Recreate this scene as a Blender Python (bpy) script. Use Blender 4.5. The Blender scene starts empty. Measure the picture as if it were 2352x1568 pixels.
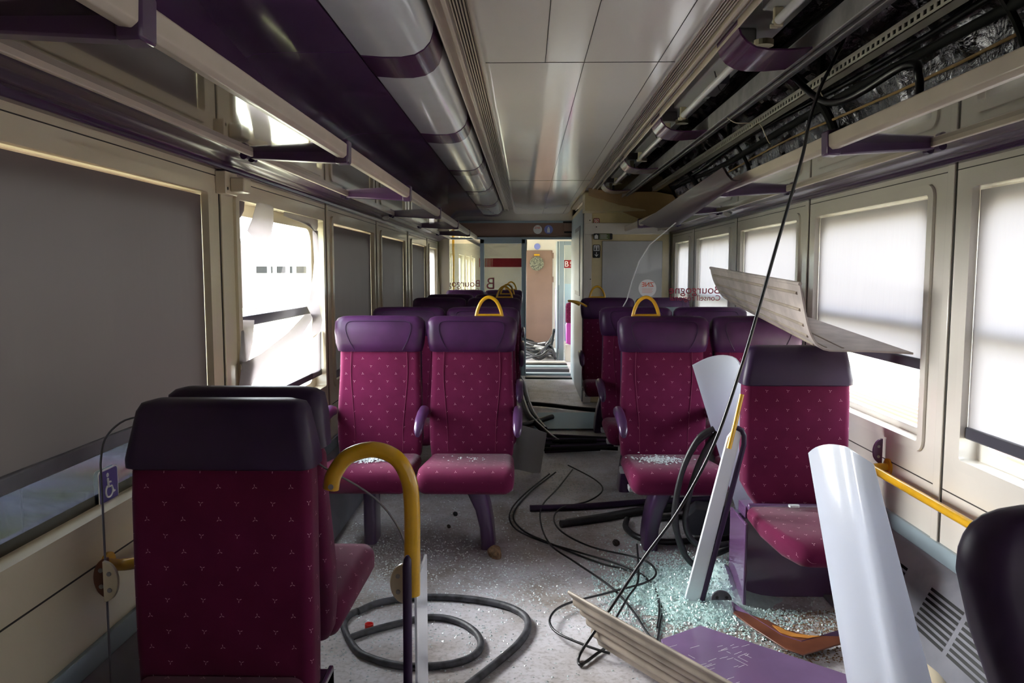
import bpy, bmesh, math, random
from mathutils import Vector, Matrix, noise
random.seed(7)
S = bpy.context.scene
COL = S.collection
PI = math.pi

# ------------------------------------------------------------------ camera
F = 1800.0                       # focal length in pixels of the 2352 px wide frame
YAW = math.atan(34/F); PITCH = math.atan(162/F)
CAM = Vector((-0.18, 0.0, 1.40))
cd = bpy.data.cameras.new('camera'); cam = bpy.data.objects.new('camera', cd); COL.objects.link(cam)
cd.sensor_width = 36; cd.lens = 36*F/2352; cd.clip_start = .05; cd.clip_end = 600
cam.location = CAM; cam.rotation_euler = (PI/2-PITCH, 0, YAW)
S.camera = cam
R3 = cam.rotation_euler.to_matrix()
def ray(px, py): return R3 @ Vector(((px-1176)/F, -(py-784)/F, -1))
def atY(px, py, Y): d = ray(px, py); return CAM + d*(Y/d.y)
def atX(px, py, X): d = ray(px, py); return CAM + d*((X-CAM.x)/d.x)
def atZ(px, py, Z=0.0): d = ray(px, py); return CAM + d*((Z-CAM.z)/d.z)

# ------------------------------------------------------------------ world, sun, exposure
w = bpy.data.worlds.new('overcast'); S.world = w; w.use_nodes = True
wn = w.node_tree.nodes; wl = w.node_tree.links
bg = wn['Background']; bg.inputs[1].default_value = 1.5
tc = wn.new('ShaderNodeTexCoord'); mp = wn.new('ShaderNodeMapping'); mp.inputs['Scale'].default_value = (1, 1, 3)
ns = wn.new('ShaderNodeTexNoise'); ns.inputs['Scale'].default_value = 2.2; ns.inputs['Detail'].default_value = 5
rp = wn.new('ShaderNodeValToRGB'); rp.color_ramp.elements[0].color = (.74, .83, 1, 1); rp.color_ramp.elements[1].color = (.93, .97, 1, 1)
rp.color_ramp.elements[0].position = .35; rp.color_ramp.elements[1].position = .65
wl.new(tc.outputs['Generated'], mp.inputs[0]); wl.new(mp.outputs[0], ns.inputs[0]); wl.new(ns.outputs[0], rp.inputs[0]); wl.new(rp.outputs[0], bg.inputs[0])
sd = bpy.data.lights.new('sun', 'SUN'); sd.energy = 3.3; sd.angle = math.radians(50); sd.color = (1, .98, .96)
sun = bpy.data.objects.new('sun', sd); COL.objects.link(sun)
sun.rotation_euler = Vector((-.78, .46, .30)).to_track_quat('Z', 'Y').to_euler()
S.view_settings.view_transform = 'Standard'; S.view_settings.look = 'None'
S.view_settings.exposure = 3.2; S.view_settings.gamma = 1; S.view_settings.use_curve_mapping = False
S.cycles.max_bounces = 10; S.cycles.diffuse_bounces = 7; S.cycles.glossy_bounces = 4; S.cycles.transparent_max_bounces = 12
S.cycles.caustics_reflective = False; S.cycles.caustics_refractive = False
S.cycles.sample_clamp_indirect = 6.0

# ------------------------------------------------------------------ helpers
def lin(c):
    return tuple((x/255/12.92 if x/255 <= .04045 else ((x/255+.055)/1.055)**2.4) for x in c)+(1,)
def mat(name, rgb, rough=.5, metal=0, coat=0, nz=0, nscale=20, bump=0, spec=.5, rgb2=None, alpha=None):
    m = bpy.data.materials.new(name); m.use_nodes = True
    n = m.node_tree.nodes; l = m.node_tree.links; b = n['Principled BSDF']
    c = lin(rgb); b.inputs['Base Color'].default_value = c; b.inputs['Roughness'].default_value = rough
    b.inputs['Metallic'].default_value = metal; b.inputs['Coat Weight'].default_value = coat; b.inputs['Coat Roughness'].default_value = .08
    b.inputs['Specular IOR Level'].default_value = spec
    if nz or bump:
        t = n.new('ShaderNodeTexCoord'); x = n.new('ShaderNodeTexNoise'); x.inputs['Scale'].default_value = nscale; x.inputs['Detail'].default_value = 6
        l.new(t.outputs['Object'], x.inputs[0])
        if nz:
            r = n.new('ShaderNodeValToRGB'); c2 = lin(rgb2) if rgb2 else tuple(v*(1-nz) for v in c[:3])+(1,)
            r.color_ramp.elements[0].position = .35; r.color_ramp.elements[1].position = .62
            r.color_ramp.elements[0].color = c2; r.color_ramp.elements[1].color = c
            l.new(x.outputs[0], r.inputs[0]); l.new(r.outputs[0], b.inputs['Base Color'])
        if bump:
            bp = n.new('ShaderNodeBump'); bp.inputs['Strength'].default_value = bump; bp.inputs['Distance'].default_value = .01
            l.new(x.outputs[0], bp.inputs['Height']); l.new(bp.outputs[0], b.inputs['Normal'])
    return m
def glass_mat(name, tint=(255, 255, 255), refl=.06, rough=.02, frost=0.0):
    m = bpy.data.materials.new(name); m.use_nodes = True
    n = m.node_tree.nodes; l = m.node_tree.links; n.remove(n['Principled BSDF']); o = n['Material Output']
    tr = n.new('ShaderNodeBsdfTransparent'); tr.inputs[0].default_value = lin(tint)
    gl = n.new('ShaderNodeBsdfGlossy'); gl.inputs['Roughness'].default_value = rough
    fr = n.new('ShaderNodeLayerWeight'); fr.inputs[0].default_value = .5
    pw = n.new('ShaderNodeMath'); pw.operation = 'POWER'; pw.inputs[1].default_value = 5; l.new(fr.outputs['Facing'], pw.inputs[0])
    ma = n.new('ShaderNodeMath'); ma.operation = 'MULTIPLY_ADD'; l.new(pw.outputs[0], ma.inputs[0]); ma.inputs[1].default_value = .7; ma.inputs[2].default_value = refl
    mx = n.new('ShaderNodeMixShader'); l.new(ma.outputs[0], mx.inputs[0]); l.new(tr.outputs[0], mx.inputs[1]); l.new(gl.outputs[0], mx.inputs[2])
    out = mx
    if frost:
        df = n.new('ShaderNodeBsdfDiffuse'); df.inputs[0].default_value = lin((190, 215, 225))
        m2 = n.new('ShaderNodeMixShader'); m2.inputs[0].default_value = frost; l.new(mx.outputs[0], m2.inputs[1]); l.new(df.outputs[0], m2.inputs[2]); out = m2
    l.new(out.outputs[0], o.inputs[0]); return m
def cloth_mat(name, rgb, trans, rgbt, gloss=.06, wr=0.35):
    m = bpy.data.materials.new(name); m.use_nodes = True
    n = m.node_tree.nodes; l = m.node_tree.links; n.remove(n['Principled BSDF']); o = n['Material Output']
    d = n.new('ShaderNodeBsdfDiffuse'); d.inputs[0].default_value = lin(rgb)
    t = n.new('ShaderNodeBsdfTranslucent'); t.inputs[0].default_value = lin(rgbt)
    g = n.new('ShaderNodeBsdfGlossy'); g.inputs[1].default_value = .32; g.inputs[0].default_value = (.8, .8, .8, 1)
    m1 = n.new('ShaderNodeMixShader'); m1.inputs[0].default_value = trans
    m2 = n.new('ShaderNodeMixShader'); m2.inputs[0].default_value = gloss
    tcx = n.new('ShaderNodeTexCoord'); mpx = n.new('ShaderNodeMapping'); mpx.inputs['Scale'].default_value = (6, 6, 1.2)
    nn = n.new('ShaderNodeTexNoise'); nn.inputs['Scale'].default_value = 1.4; nn.inputs['Detail'].default_value = 3
    bp = n.new('ShaderNodeBump'); bp.inputs['Strength'].default_value = wr; bp.inputs['Distance'].default_value = .05
    l.new(tcx.outputs['Object'], mpx.inputs[0]); l.new(mpx.outputs[0], nn.inputs[0]); l.new(nn.outputs[0], bp.inputs['Height'])
    for q in (d, g): l.new(bp.outputs[0], q.inputs['Normal'])
    l.new(d.outputs[0], m1.inputs[1]); l.new(t.outputs[0], m1.inputs[2]); l.new(m1.outputs[0], m2.inputs[1]); l.new(g.outputs[0], m2.inputs[2]); l.new(m2.outputs[0], o.inputs[0])
    return m
def fabric_mat():
    m = bpy.data.materials.new('magenta_moquette'); m.use_nodes = True
    n = m.node_tree.nodes; l = m.node_tree.links; b = n['Principled BSDF']
    def M(op, a, b_=None, c_=None):
        x = n.new('ShaderNodeMath'); x.operation = op
        for i, v in enumerate((a, b_, c_)):
            if v is None: continue
            if isinstance(v, (int, float)): x.inputs[i].default_value = v
            else: l.new(v, x.inputs[i])
        return x.outputs[0]
    uv = n.new('ShaderNodeUVMap'); sp = n.new('ShaderNodeSeparateXYZ'); l.new(uv.outputs[0], sp.inputs[0])
    u, v = sp.outputs[0], sp.outputs[1]
    PV, PU = .040, .088
    rv = M('DIVIDE', v, PV); row = M('FLOOR', rv); dy = M('MULTIPLY', M('SUBTRACT', M('SUBTRACT', rv, row), .5), PV)
    par = M('FLOORED_MODULO', row, 2.0)
    ru = M('ADD', M('DIVIDE', u, PU), M('MULTIPLY', par, .5)); cu = M('FLOOR', ru)
    du = M('MULTIPLY', M('SUBTRACT', M('SUBTRACT', ru, cu), .5), PU)
    sg = M('SUBTRACT', 1.0, M('MULTIPLY', par, 2.0)); dys = M('MULTIPLY', dy, sg)
    th = M('ARCTAN2', dys, du); r = M('SQRT', M('ADD', M('MULTIPLY', du, du), M('MULTIPLY', dys, dys)))
    tp = M('SUBTRACT', M('FLOORED_MODULO', M('ADD', th, PI*.5+PI/3+.12), 2*PI/3), PI/3)
    dist = M('ABSOLUTE', M('MULTIPLY', r, M('SINE', tp))); al = M('MULTIPLY', r, M('COSINE', tp))
    mk = M('MULTIPLY', M('MULTIPLY', M('LESS_THAN', dist, .0008), M('GREATER_THAN', al, .0014)), M('LESS_THAN', al, .0066))
    ns = n.new('ShaderNodeTexNoise'); ns.inputs['Scale'].default_value = 900; ns.inputs['Detail'].default_value = 2; l.new(uv.outputs[0], ns.inputs[0])
    n2 = n.new('ShaderNodeTexNoise'); n2.inputs['Scale'].default_value = 7; n2.inputs['Detail'].default_value = 5; l.new(uv.outputs[0], n2.inputs[0])
    sm = M('ADD', M('MULTIPLY', ns.outputs[0], .5), M('MULTIPLY', n2.outputs[0], .5))
    cr = n.new('ShaderNodeValToRGB'); cr.color_ramp.elements[0].position = .3; cr.color_ramp.elements[1].position = .7
    cr.color_ramp.elements[0].color = lin((78, 15, 46)); cr.color_ramp.elements[1].color = lin((112, 31, 71)); l.new(sm, cr.inputs[0])
    mx = n.new('ShaderNodeMix'); mx.data_type = 'RGBA'; l.new(mk, mx.inputs['Factor']); l.new(cr.outputs[0], mx.inputs['A']); mx.inputs['B'].default_value = lin((205, 150, 168))
    l.new(mx.outputs['Result'], b.inputs['Base Color']); b.inputs['Roughness'].default_value = .9
    b.inputs['Sheen Weight'].default_value = .15; b.inputs['Sheen Roughness'].default_value = .4; b.inputs['Specular IOR Level'].default_value = .15
    bp = n.new('ShaderNodeBump'); bp.inputs['Strength'].default_value = .25; bp.inputs['Distance'].default_value = .002; l.new(ns.outputs[0], bp.inputs['Height']); l.new(bp.outputs[0], b.inputs['Normal'])
    return m

MT = dict(
 fabric=fabric_mat(),
 vinyl=mat('purple_leatherette', (76, 34, 82), .42, nz=.35, nscale=6, rgb2=(58, 28, 64), bump=.05, spec=.4),
 vinyldk=mat('dark_purple_leatherette', (52, 30, 66), .45, nz=.3, nscale=6, bump=.05, spec=.4),
 purple=mat('purple_plastic', (80, 50, 90), .28, nz=.25, nscale=5, coat=.3),
 gloss=mat('glossy_purple_laminate', (104, 74, 112), .15, coat=.7, bump=.015, nscale=2),
 purplepanel=mat('scuffed_purple_panel', (138, 112, 154), .22, coat=.6, nz=.25, nscale=3),
 cream=mat('cream_laminate', (218, 206, 178), .28, coat=.35, nz=.08, nscale=2.2),
 creamw=mat('lit_tone_cream_laminate', (228, 222, 212), .22, coat=.5, nz=.06, nscale=2.2),  # same laminate as cream, the right side's brighter light put into its colour
 ceil=mat('glossy_ceiling_panel', (246, 240, 233), .16, coat=.6, nz=.04, nscale=1.5),
 seam=mat('dark_seam', (48, 42, 38), .6),
 shell=mat('car_body_shell', (70, 70, 74), .7),
 railp=mat('dark_purple_rail', (58, 36, 68), .25, coat=.12),
 pinkseam=mat('fabric_seam', (104, 22, 62), .9),
 paleiron=mat('pale_iron', (190, 176, 164), .8),
 dark=mat('black_cavity', (14, 13, 15), .8),
 alu=mat('dull_aluminium', (172, 170, 172), .38, metal=.25, nz=.3, nscale=14),
 rail=mat('beige_rack_rail', (205, 192, 176), .35, coat=.2, nz=.1, nscale=6),
 smoke=mat('smoked_rack_glass', (22, 19, 17), .03, spec=1.0, coat=1.0),
 yellow=mat('yellow_paint', (226, 172, 30), .3, coat=.5, nz=.12, nscale=12),
 white=mat('white_plastic_panel', (236, 240, 248), .2, coat=.4, nz=.05, nscale=4),
 diffuser=mat('translucent_diffuser', (226, 228, 230), .16, coat=.5, nz=.06, nscale=4),
 band=mat('plum_band', (84, 46, 84), .25, coat=.5),
 rubber=mat('black_rubber', (38, 38, 42), .42, nz=.5, nscale=30, spec=.6),
 dusty=mat('dusty_black_rubber', (74, 74, 80), .55, nz=.75, nscale=28),
 wire=mat('thin_black_cable', (20, 20, 24), .35, spec=.6),
 grey=mat('grey_metal_box', (78, 78, 88), .45, nz=.2, nscale=10),
 greyp=mat('grey_heater_cover', (128, 128, 138), .5, nz=.2, nscale=8),
 brown=mat('brown_wood_laminate', (122, 74, 54), .35, nz=.35, nscale=6, rgb2=(92, 52, 40)),
 orange=mat('bare_orange_wood', (214, 146, 70), .5, nz=.2, nscale=12),
 ribbed=mat('dusty_ribbed_panel', (186, 172, 156), .5, nz=.3, nscale=8, bump=.1),
 ribback=mat('dusty_taupe_panel', (206, 194, 188), .5, nz=.3, nscale=8, bump=.1),
 foil=mat('crumpled_foil', (150, 148, 158), .25, metal=.9, nz=.5, nscale=34, bump=1.0),
 tube=mat('fluorescent_tube_glass', (230, 230, 232), .2, coat=.5),
 wood=mat('old_cork', (150, 120, 92), .9, nz=.5, nscale=60, bump=.5),
 black=mat('black_sign', (16, 16, 18), .4),
 signwhite=mat('white_print', (235, 235, 235), .4),
 red=mat('red_sign', (150, 28, 36), .35, nz=.1),
 redtext=mat('faded_red_print', (150, 36, 60), .5),
 orangetext=mat('orange_print', (226, 84, 40), .5),
 redcap=mat('red_cap', (235, 36, 22), .35),
 green=mat('olive_print', (84, 96, 48), .5),
 blue=mat('blue_sticker', (74, 60, 140), .35),
 bluelt=mat('pale_blue_print', (130, 140, 210), .4),
 frame=mat('pale_blue_grey_frame', (150, 166, 174), .35, nz=.1, nscale=4),
 wcwall=mat('yellowish_cream_laminate', (222, 206, 160), .35, coat=.2, nz=.05),
 grayboard=mat('grey_door_panel', (196, 197, 196), .4, nz=.12, nscale=3),
 browndoor=mat('pinkish_brown_door', (142, 114, 100), .45, nz=.15, nscale=3),
 tan=mat('tan_raw_board', (196, 160, 112), .55, nz=.15, nscale=5),
 magenta=mat('magenta_plastic', (178, 70, 160), .35),
 porthole=mat('speckled_porthole', (150, 150, 130), .4, nz=1, rgb2=(40, 44, 44), nscale=60),
 bar=mat('dark_grey_bar', (74, 74, 84), .35, metal=.3),
 shard=mat('glass_crumbs', (228, 238, 240), .15, spec=1.0, nz=.25, nscale=90),
 shardg=mat('greenish_glass_crumbs', (208, 234, 232), .2, spec=1.0, nz=.12, nscale=50),
 grit=mat('dark_grit', (58, 50, 44), .9),
 moss=mat('mossy_ballast', (196, 196, 140), .95, nz=.6, nscale=.9, rgb2=(224, 220, 214)),
 conc=mat('pale_concrete', (225, 222, 215), .9),
 rust=mat('rusty_rail', (196, 120, 104), .8),
 steel=mat('pale_steel', (180, 186, 196), .7),
 wglass=glass_mat('window_glass', (250, 252, 250), .05),
 dglass=glass_mat('dark_reflection_glass', (26, 28, 35), .16, .05),  # dark reflections and the dark view outside put into the tint
 pglass=glass_mat('partition_glass', (238, 243, 244), .06, .02, frost=.10),
 frost=glass_mat('frosted_glass', (190, 215, 222), .05, .2, frost=.82),
 screen=glass_mat('clear_screen', (254, 255, 255), .02, .02, frost=.01),
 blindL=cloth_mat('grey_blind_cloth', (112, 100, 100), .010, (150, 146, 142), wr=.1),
 blindR=cloth_mat('backlit_tone_blind_cloth', (160, 156, 155), .20, (200, 194, 199), gloss=.03, wr=.2),  # same cloth as the grey blinds, backlight put into colour and translucency
)
MT['hangdark'] = mat('dark_brown_purple_trim', (66, 50, 58), .5, coat=.05)
def plastic_mat():
    m = mat('translucent_white_plastic', (240, 243, 250), .22, coat=.4); n = m.node_tree.nodes; l = m.node_tree.links
    t = n.new('ShaderNodeBsdfTranslucent'); t.inputs[0].default_value = lin((236, 241, 252)); x = n.new('ShaderNodeMixShader'); x.inputs[0].default_value = .42
    l.new(n['Principled BSDF'].outputs[0], x.inputs[1]); l.new(t.outputs[0], x.inputs[2]); l.new(x.outputs[0], n['Material Output'].inputs[0]); return m
MT['plastic'] = plastic_mat()
# floor: grey vinyl with dirt
def floor_mat():
    m = mat('grey_vinyl_floor', (206, 203, 209), .42, spec=.4); n = m.node_tree.nodes; l = m.node_tree.links; b = n['Principled BSDF']
    t = n.new('ShaderNodeTexCoord'); a = n.new('ShaderNodeTexNoise'); a.inputs['Scale'].default_value = 1.3; a.inputs['Detail'].default_value = 8; a.inputs['Roughness'].default_value = .7
    c = n.new('ShaderNodeTexNoise'); c.inputs['Scale'].default_value = 60; c.inputs['Detail'].default_value = 4
    l.new(t.outputs['Object'], a.inputs[0]); l.new(t.outputs['Object'], c.inputs[0])
    r = n.new('ShaderNodeValToRGB'); r.color_ramp.elements[0].position = .36; r.color_ramp.elements[1].position = .56
    r.color_ramp.elements[0].color = lin((150, 140, 130)); r.color_ramp.elements[1].color = lin((208, 205, 210)); l.new(a.outputs[0], r.inputs[0])
    r2 = n.new('ShaderNodeValToRGB'); r2.color_ramp.elements[0].position = .36; r2.color_ramp.elements[1].position = .5
    r2.color_ramp.elements[0].color = (.6, .58, .56, 1); r2.color_ramp.elements[1].color = (1, 1, 1, 1); l.new(c.outputs[0], r2.inputs[0])
    mx = n.new('ShaderNodeMix'); mx.data_type = 'RGBA'; mx.blend_type = 'MULTIPLY'; mx.inputs['Factor'].default_value = .6
    l.new(r.outputs[0], mx.inputs['A']); l.new(r2.outputs[0], mx.inputs['B']); l.new(mx.outputs['Result'], b.inputs['Base Color'])
    return m
MT['floor'] = floor_mat()

def tag(o, label, cat, group=None, kind=None):
    o['label'] = label; o['category'] = cat
    if group: o['group'] = group
    if kind: o['kind'] = kind
    return o
def empty(name, loc=(0, 0, 0), rz=0):
    o = bpy.data.objects.new(name, None); COL.objects.link(o); o.location = loc; o.rotation_euler = (0, 0, rz); o.empty_display_size = .1
    return o
def copy_tree(o, parent=None):
    c = o.copy(); COL.objects.link(c); c.parent = parent
    for ch in list(o.children): copy_tree(ch, c)
    return c

class MB:
    def __init__(s): s.v = []; s.f = []; s.u = []
    def add(s, vs, fs, us=None):
        k = len(s.v); s.v += [tuple(p) for p in vs]
        for i, f in enumerate(fs):
            s.f.append([k+j for j in f]); s.u.append(us[i] if us else [(0, 0)]*len(f))
        return s
    def box(s, a, b, M=None):
        x0, y0, z0 = (min(a[i], b[i]) for i in range(3)); x1, y1, z1 = (max(a[i], b[i]) for i in range(3))
        vs = [Vector(p) for p in ((x0,y0,z0),(x1,y0,z0),(x1,y1,z0),(x0,y1,z0),(x0,y0,z1),(x1,y0,z1),(x1,y1,z1),(x0,y1,z1))]
        if M: vs = [M @ p for p in vs]
        return s.add(vs, [(0,3,2,1),(4,5,6,7),(0,1,5,4),(1,2,6,5),(2,3,7,6),(3,0,4,7)])
    def tube(s, pts, r, n=10, closed=False, rr=None):
        pts = [Vector(p) for p in pts]; N = len(pts); rings = []
        up = Vector((0, 0, 1)); t0 = (pts[1]-pts[0]).normalized()
        if abs(t0.z) > .9: up = Vector((1, 0, 0))
        nrm = t0.cross(up).normalized()
        for i, p in enumerate(pts):
            if closed: t = pts[(i+1) % N]-pts[i-1]
            else: t = pts[min(i+1, N-1)]-pts[max(i-1, 0)]
            t.normalize(); nrm = (nrm - t*nrm.dot(t)).normalized(); bn = t.cross(nrm)
            q = rr[i] if rr else r
            rings.append([p+nrm*math.cos(2*PI*k/n)*q+bn*math.sin(2*PI*k/n)*q for k in range(n)])
        return s.rings(rings, closed, not closed)
    def rings(s, rings, closed=False, cap=True, uv=False):
        n = len(rings[0]); vs = [p for r in rings for p in r]; fs = []; us = []
        m = len(rings); base = len(s.v)
        cum = [0]
        for i in range(1, m):
            a = sum((Vector(p) for p in rings[i-1]), Vector())/n; b = sum((Vector(p) for p in rings[i]), Vector())/n
            cum.append(cum[-1]+(b-a).length)
        per = []
        if uv:
            for r in rings:
                c = [0]
                for k in range(n): c.append(c[-1]+(Vector(r[(k+1) % n])-Vector(r[k])).length)
                h = c[n//2]; per.append([x-h for x in c])
        for i in range(m if closed else m-1):
            j = (i+1) % m
            for k in range(n):
                k2 = (k+1) % n; fs.append((i*n+k, i*n+k2, j*n+k2, j*n+k))
                us.append([(per[i][k], cum[i]), (per[i][k+1], cum[i]), (per[j][k+1], cum[j]), (per[j][k], cum[j])] if uv else [(0, 0)]*4)
        if cap and not closed:
            fs.append(tuple(range(n))[::-1]); us.append([(0, 0)]*n); fs.append(tuple((m-1)*n+k for k in range(n))); us.append([(0, 0)]*n)
        return s.add(vs, fs, us)
    def prism(s, poly, d, flip=False):
        d = Vector(d); n = len(poly); P = [Vector(p) for p in poly]; Q = [p+d for p in P]
        fs = [tuple(range(n))[::-1], tuple(range(n, 2*n))]+[(k, (k+1) % n, n+(k+1) % n, n+k) for k in range(n)]
        return s.add(P+Q, fs)
    def sheet(s, grid, t=0.0, nrm=None):
        # grid[i][j] points; thickness t along local normals
        m = len(grid); n = len(grid[0]); G = [[Vector(p) for p in r] for r in grid]
        def N(i, j):
            a = G[min(i+1, m-1)][j]-G[max(i-1, 0)][j]; b = G[i][min(j+1, n-1)]-G[i][max(j-1, 0)]
            c = a.cross(b); return c.normalized() if c.length > 1e-9 else Vector((0, 0, 1))
        A = [G[i][j]+N(i, j)*t/2 for i in range(m) for j in range(n)]; B = [G[i][j]-N(i, j)*t/2 for i in range(m) for j in range(n)]
        fs = []
        for i in range(m-1):
            for j in range(n-1):
                a, b, c, d = i*n+j, i*n+j+1, (i+1)*n+j+1, (i+1)*n+j
                fs.append((a, d, c, b))
                if t: k = m*n; fs.append((k+a, k+b, k+c, k+d))
        if t:
            k = m*n
            bd = [(0, j) for j in range(n)]+[(i, n-1) for i in range(1, m)]+[(m-1, j) for j in range(n-2, -1, -1)]+[(i, 0) for i in range(m-2, 0, -1)]
            for q in range(len(bd)):
                a = bd[q][0]*n+bd[q][1]; b2 = bd[(q+1) % len(bd)]; b = b2[0]*n+b2[1]; fs.append((a, b, k+b, k+a))
            return s.add(A+B, fs)
        return s.add([G[i][j] for i in range(m) for j in range(n)], fs)
    def disc(s, c, r, nrm, th, n=28, half=None):
        nrm = Vector(nrm).normalized(); q = nrm.to_track_quat('Z', 'Y'); c = Vector(c)
        rng = range(n) if half is None else range(n//2+1)
        P = [c+q @ Vector((math.cos(2*PI*k/n+(half or 0))*r, math.sin(2*PI*k/n+(half or 0))*r, 0)) for k in rng]
        return s.prism(P, nrm*th)
    def build(s, name, m, parent=None, smooth=0, bevel=0, seg=2, sub=0):
        me = bpy.data.meshes.new(name); me.from_pydata(s.v, [], s.f)
        uvl = me.uv_layers.new(name='UVMap'); i = 0
        flat = [c for f in s.u for q in f for c in q]; uvl.data.foreach_set('uv', flat)
        bm = bmesh.new(); bm.from_mesh(me); bmesh.ops.recalc_face_normals(bm, faces=bm.faces); bm.to_mesh(me); bm.free()
        for mm in (m if isinstance(m, (list, tuple)) else [m]): me.materials.append(MT[mm] if isinstance(mm, str) else mm)
        if smooth:
            me.shade_smooth(); me.set_sharp_from_angle(angle=math.radians(smooth))
        o = bpy.data.objects.new(name, me); COL.objects.link(o); o.parent = parent
        if bevel:
            md = o.modifiers.new('bevel', 'BEVEL'); md.width = bevel; md.segments = seg; md.limit_method = 'ANGLE'; md.angle_limit = math.radians(40)
            me.shade_smooth(); me.set_sharp_from_angle(angle=math.radians(60))
        if sub:
            md = o.modifiers.new('sub', 'SUBSURF'); md.levels = sub; md.render_levels = sub
        return o
def struct(o, label, cat): return tag(o, label, cat, kind='structure')
def smoothp(pts, k=6, closed=False):
    P = [Vector(p) for p in pts]; n = len(P); out = []
    for i in range(n if closed else n-1):
        p0 = P[(i-1) % n] if (closed or i > 0) else P[i]; p1 = P[i]; p2 = P[(i+1) % n]; p3 = P[(i+2) % n] if (closed or i < n-2) else p2
        for q in range(k):
            t = q/k; out.append(.5*((2*p1)+(-p0+p2)*t+(2*p0-5*p1+4*p2-p3)*t*t+(-p0+3*p1-3*p2+p3)*t**3))
    if not closed: out.append(P[-1])
    return out
def rrect(w, d, r, n=5):
    """rounded rectangle outline (x,y), starts at the middle of the +y side, goes round; half sizes w,d"""
    r = min(r, w*.98, d*.98); pts = [(0, d)]
    for cx, cy, a0 in ((-w+r, d-r, PI/2), (-w+r, -d+r, PI), (w-r, -d+r, 1.5*PI), (w-r, d-r, 0)):
        for k in range(n+1):
            a = a0+PI/2*k/n; pts.append((cx+math.cos(a)*r, cy+math.sin(a)*r))
        if a0 == PI: pts.append((0, -d))
    return pts
def text(name, body, size, loc, rot, m, parent=None, ext=.0005, align='LEFT'):
    c = bpy.data.curves.new(name, 'FONT'); c.body = body; c.size = size; c.extrude = ext; c.align_x = align
    tmp = bpy.data.objects.new(name, c); COL.objects.link(tmp); bpy.context.view_layer.update()
    me = bpy.data.meshes.new_from_object(tmp.evaluated_get(bpy.context.evaluated_depsgraph_get())); bpy.data.objects.remove(tmp)
    me.materials.clear(); me.materials.append(MT[m])
    o = bpy.data.objects.new(name, me); COL.objects.link(o); o.location = loc; o.rotation_euler = rot; o.parent = parent
    return o
#MARK_STRUCTURE
# ================================================================== SETTING
WX = 1.35; ZT = 1.69; ZB = .735
LW = [(-3.3,-3.3,ZT),(-3.2,-3.2,ZT),(.5,.5,ZT),(1.50,2.865,ZB),(3.167,4.48,ZB),(4.71,5.97,ZB),(6.29,7.52,ZB),(7.95,9.08,ZB),(9.36,10.15,ZB),(11.4,12.6,.5),(13.4,14.5,ZB),(14.9,16.0,ZB),(16.5,17.6,ZB)]
RW = [(-3.3,-3.3,ZT),(-1.45,-.15,ZB),(.10,1.2,ZB),(1.45,2.74,ZB),(3.03,4.20,ZB),(4.48,5.65,ZB),(5.96,7.10,ZB),(7.44,8.10,ZB),(11.6,12.8,.5),(14.9,16.0,ZB)]
def wall(side, W, name, m, label):
    x0, x1 = side*WX, side*(WX+.08); b = MB(); Y0, Y1 = -3.4, 20.2
    b.box((x0, Y0, -.02), (x1, Y1, .5)); b.box((x0, Y0, ZT), (x1, Y1, 2.0))
    y = Y0
    for a, c, z in W:
        b.box((x0, y, .5), (x1, a, ZT)); y = c
        if z > .5: b.box((x0, a, .5), (x1, c, z))
    b.box((x0, y, .5), (x1, Y1, ZT))
    o = b.build(name, m); struct(o, label, 'wall'); return o
wl_ = wall(-1, LW, 'wall_left', 'cream', 'cream laminate left side wall of the coach with its row of windows')
wr_ = wall(1, RW, 'wall_right', 'creamw', 'cream right side wall of the coach, light put into its paler colour, with its row of windows')
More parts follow.
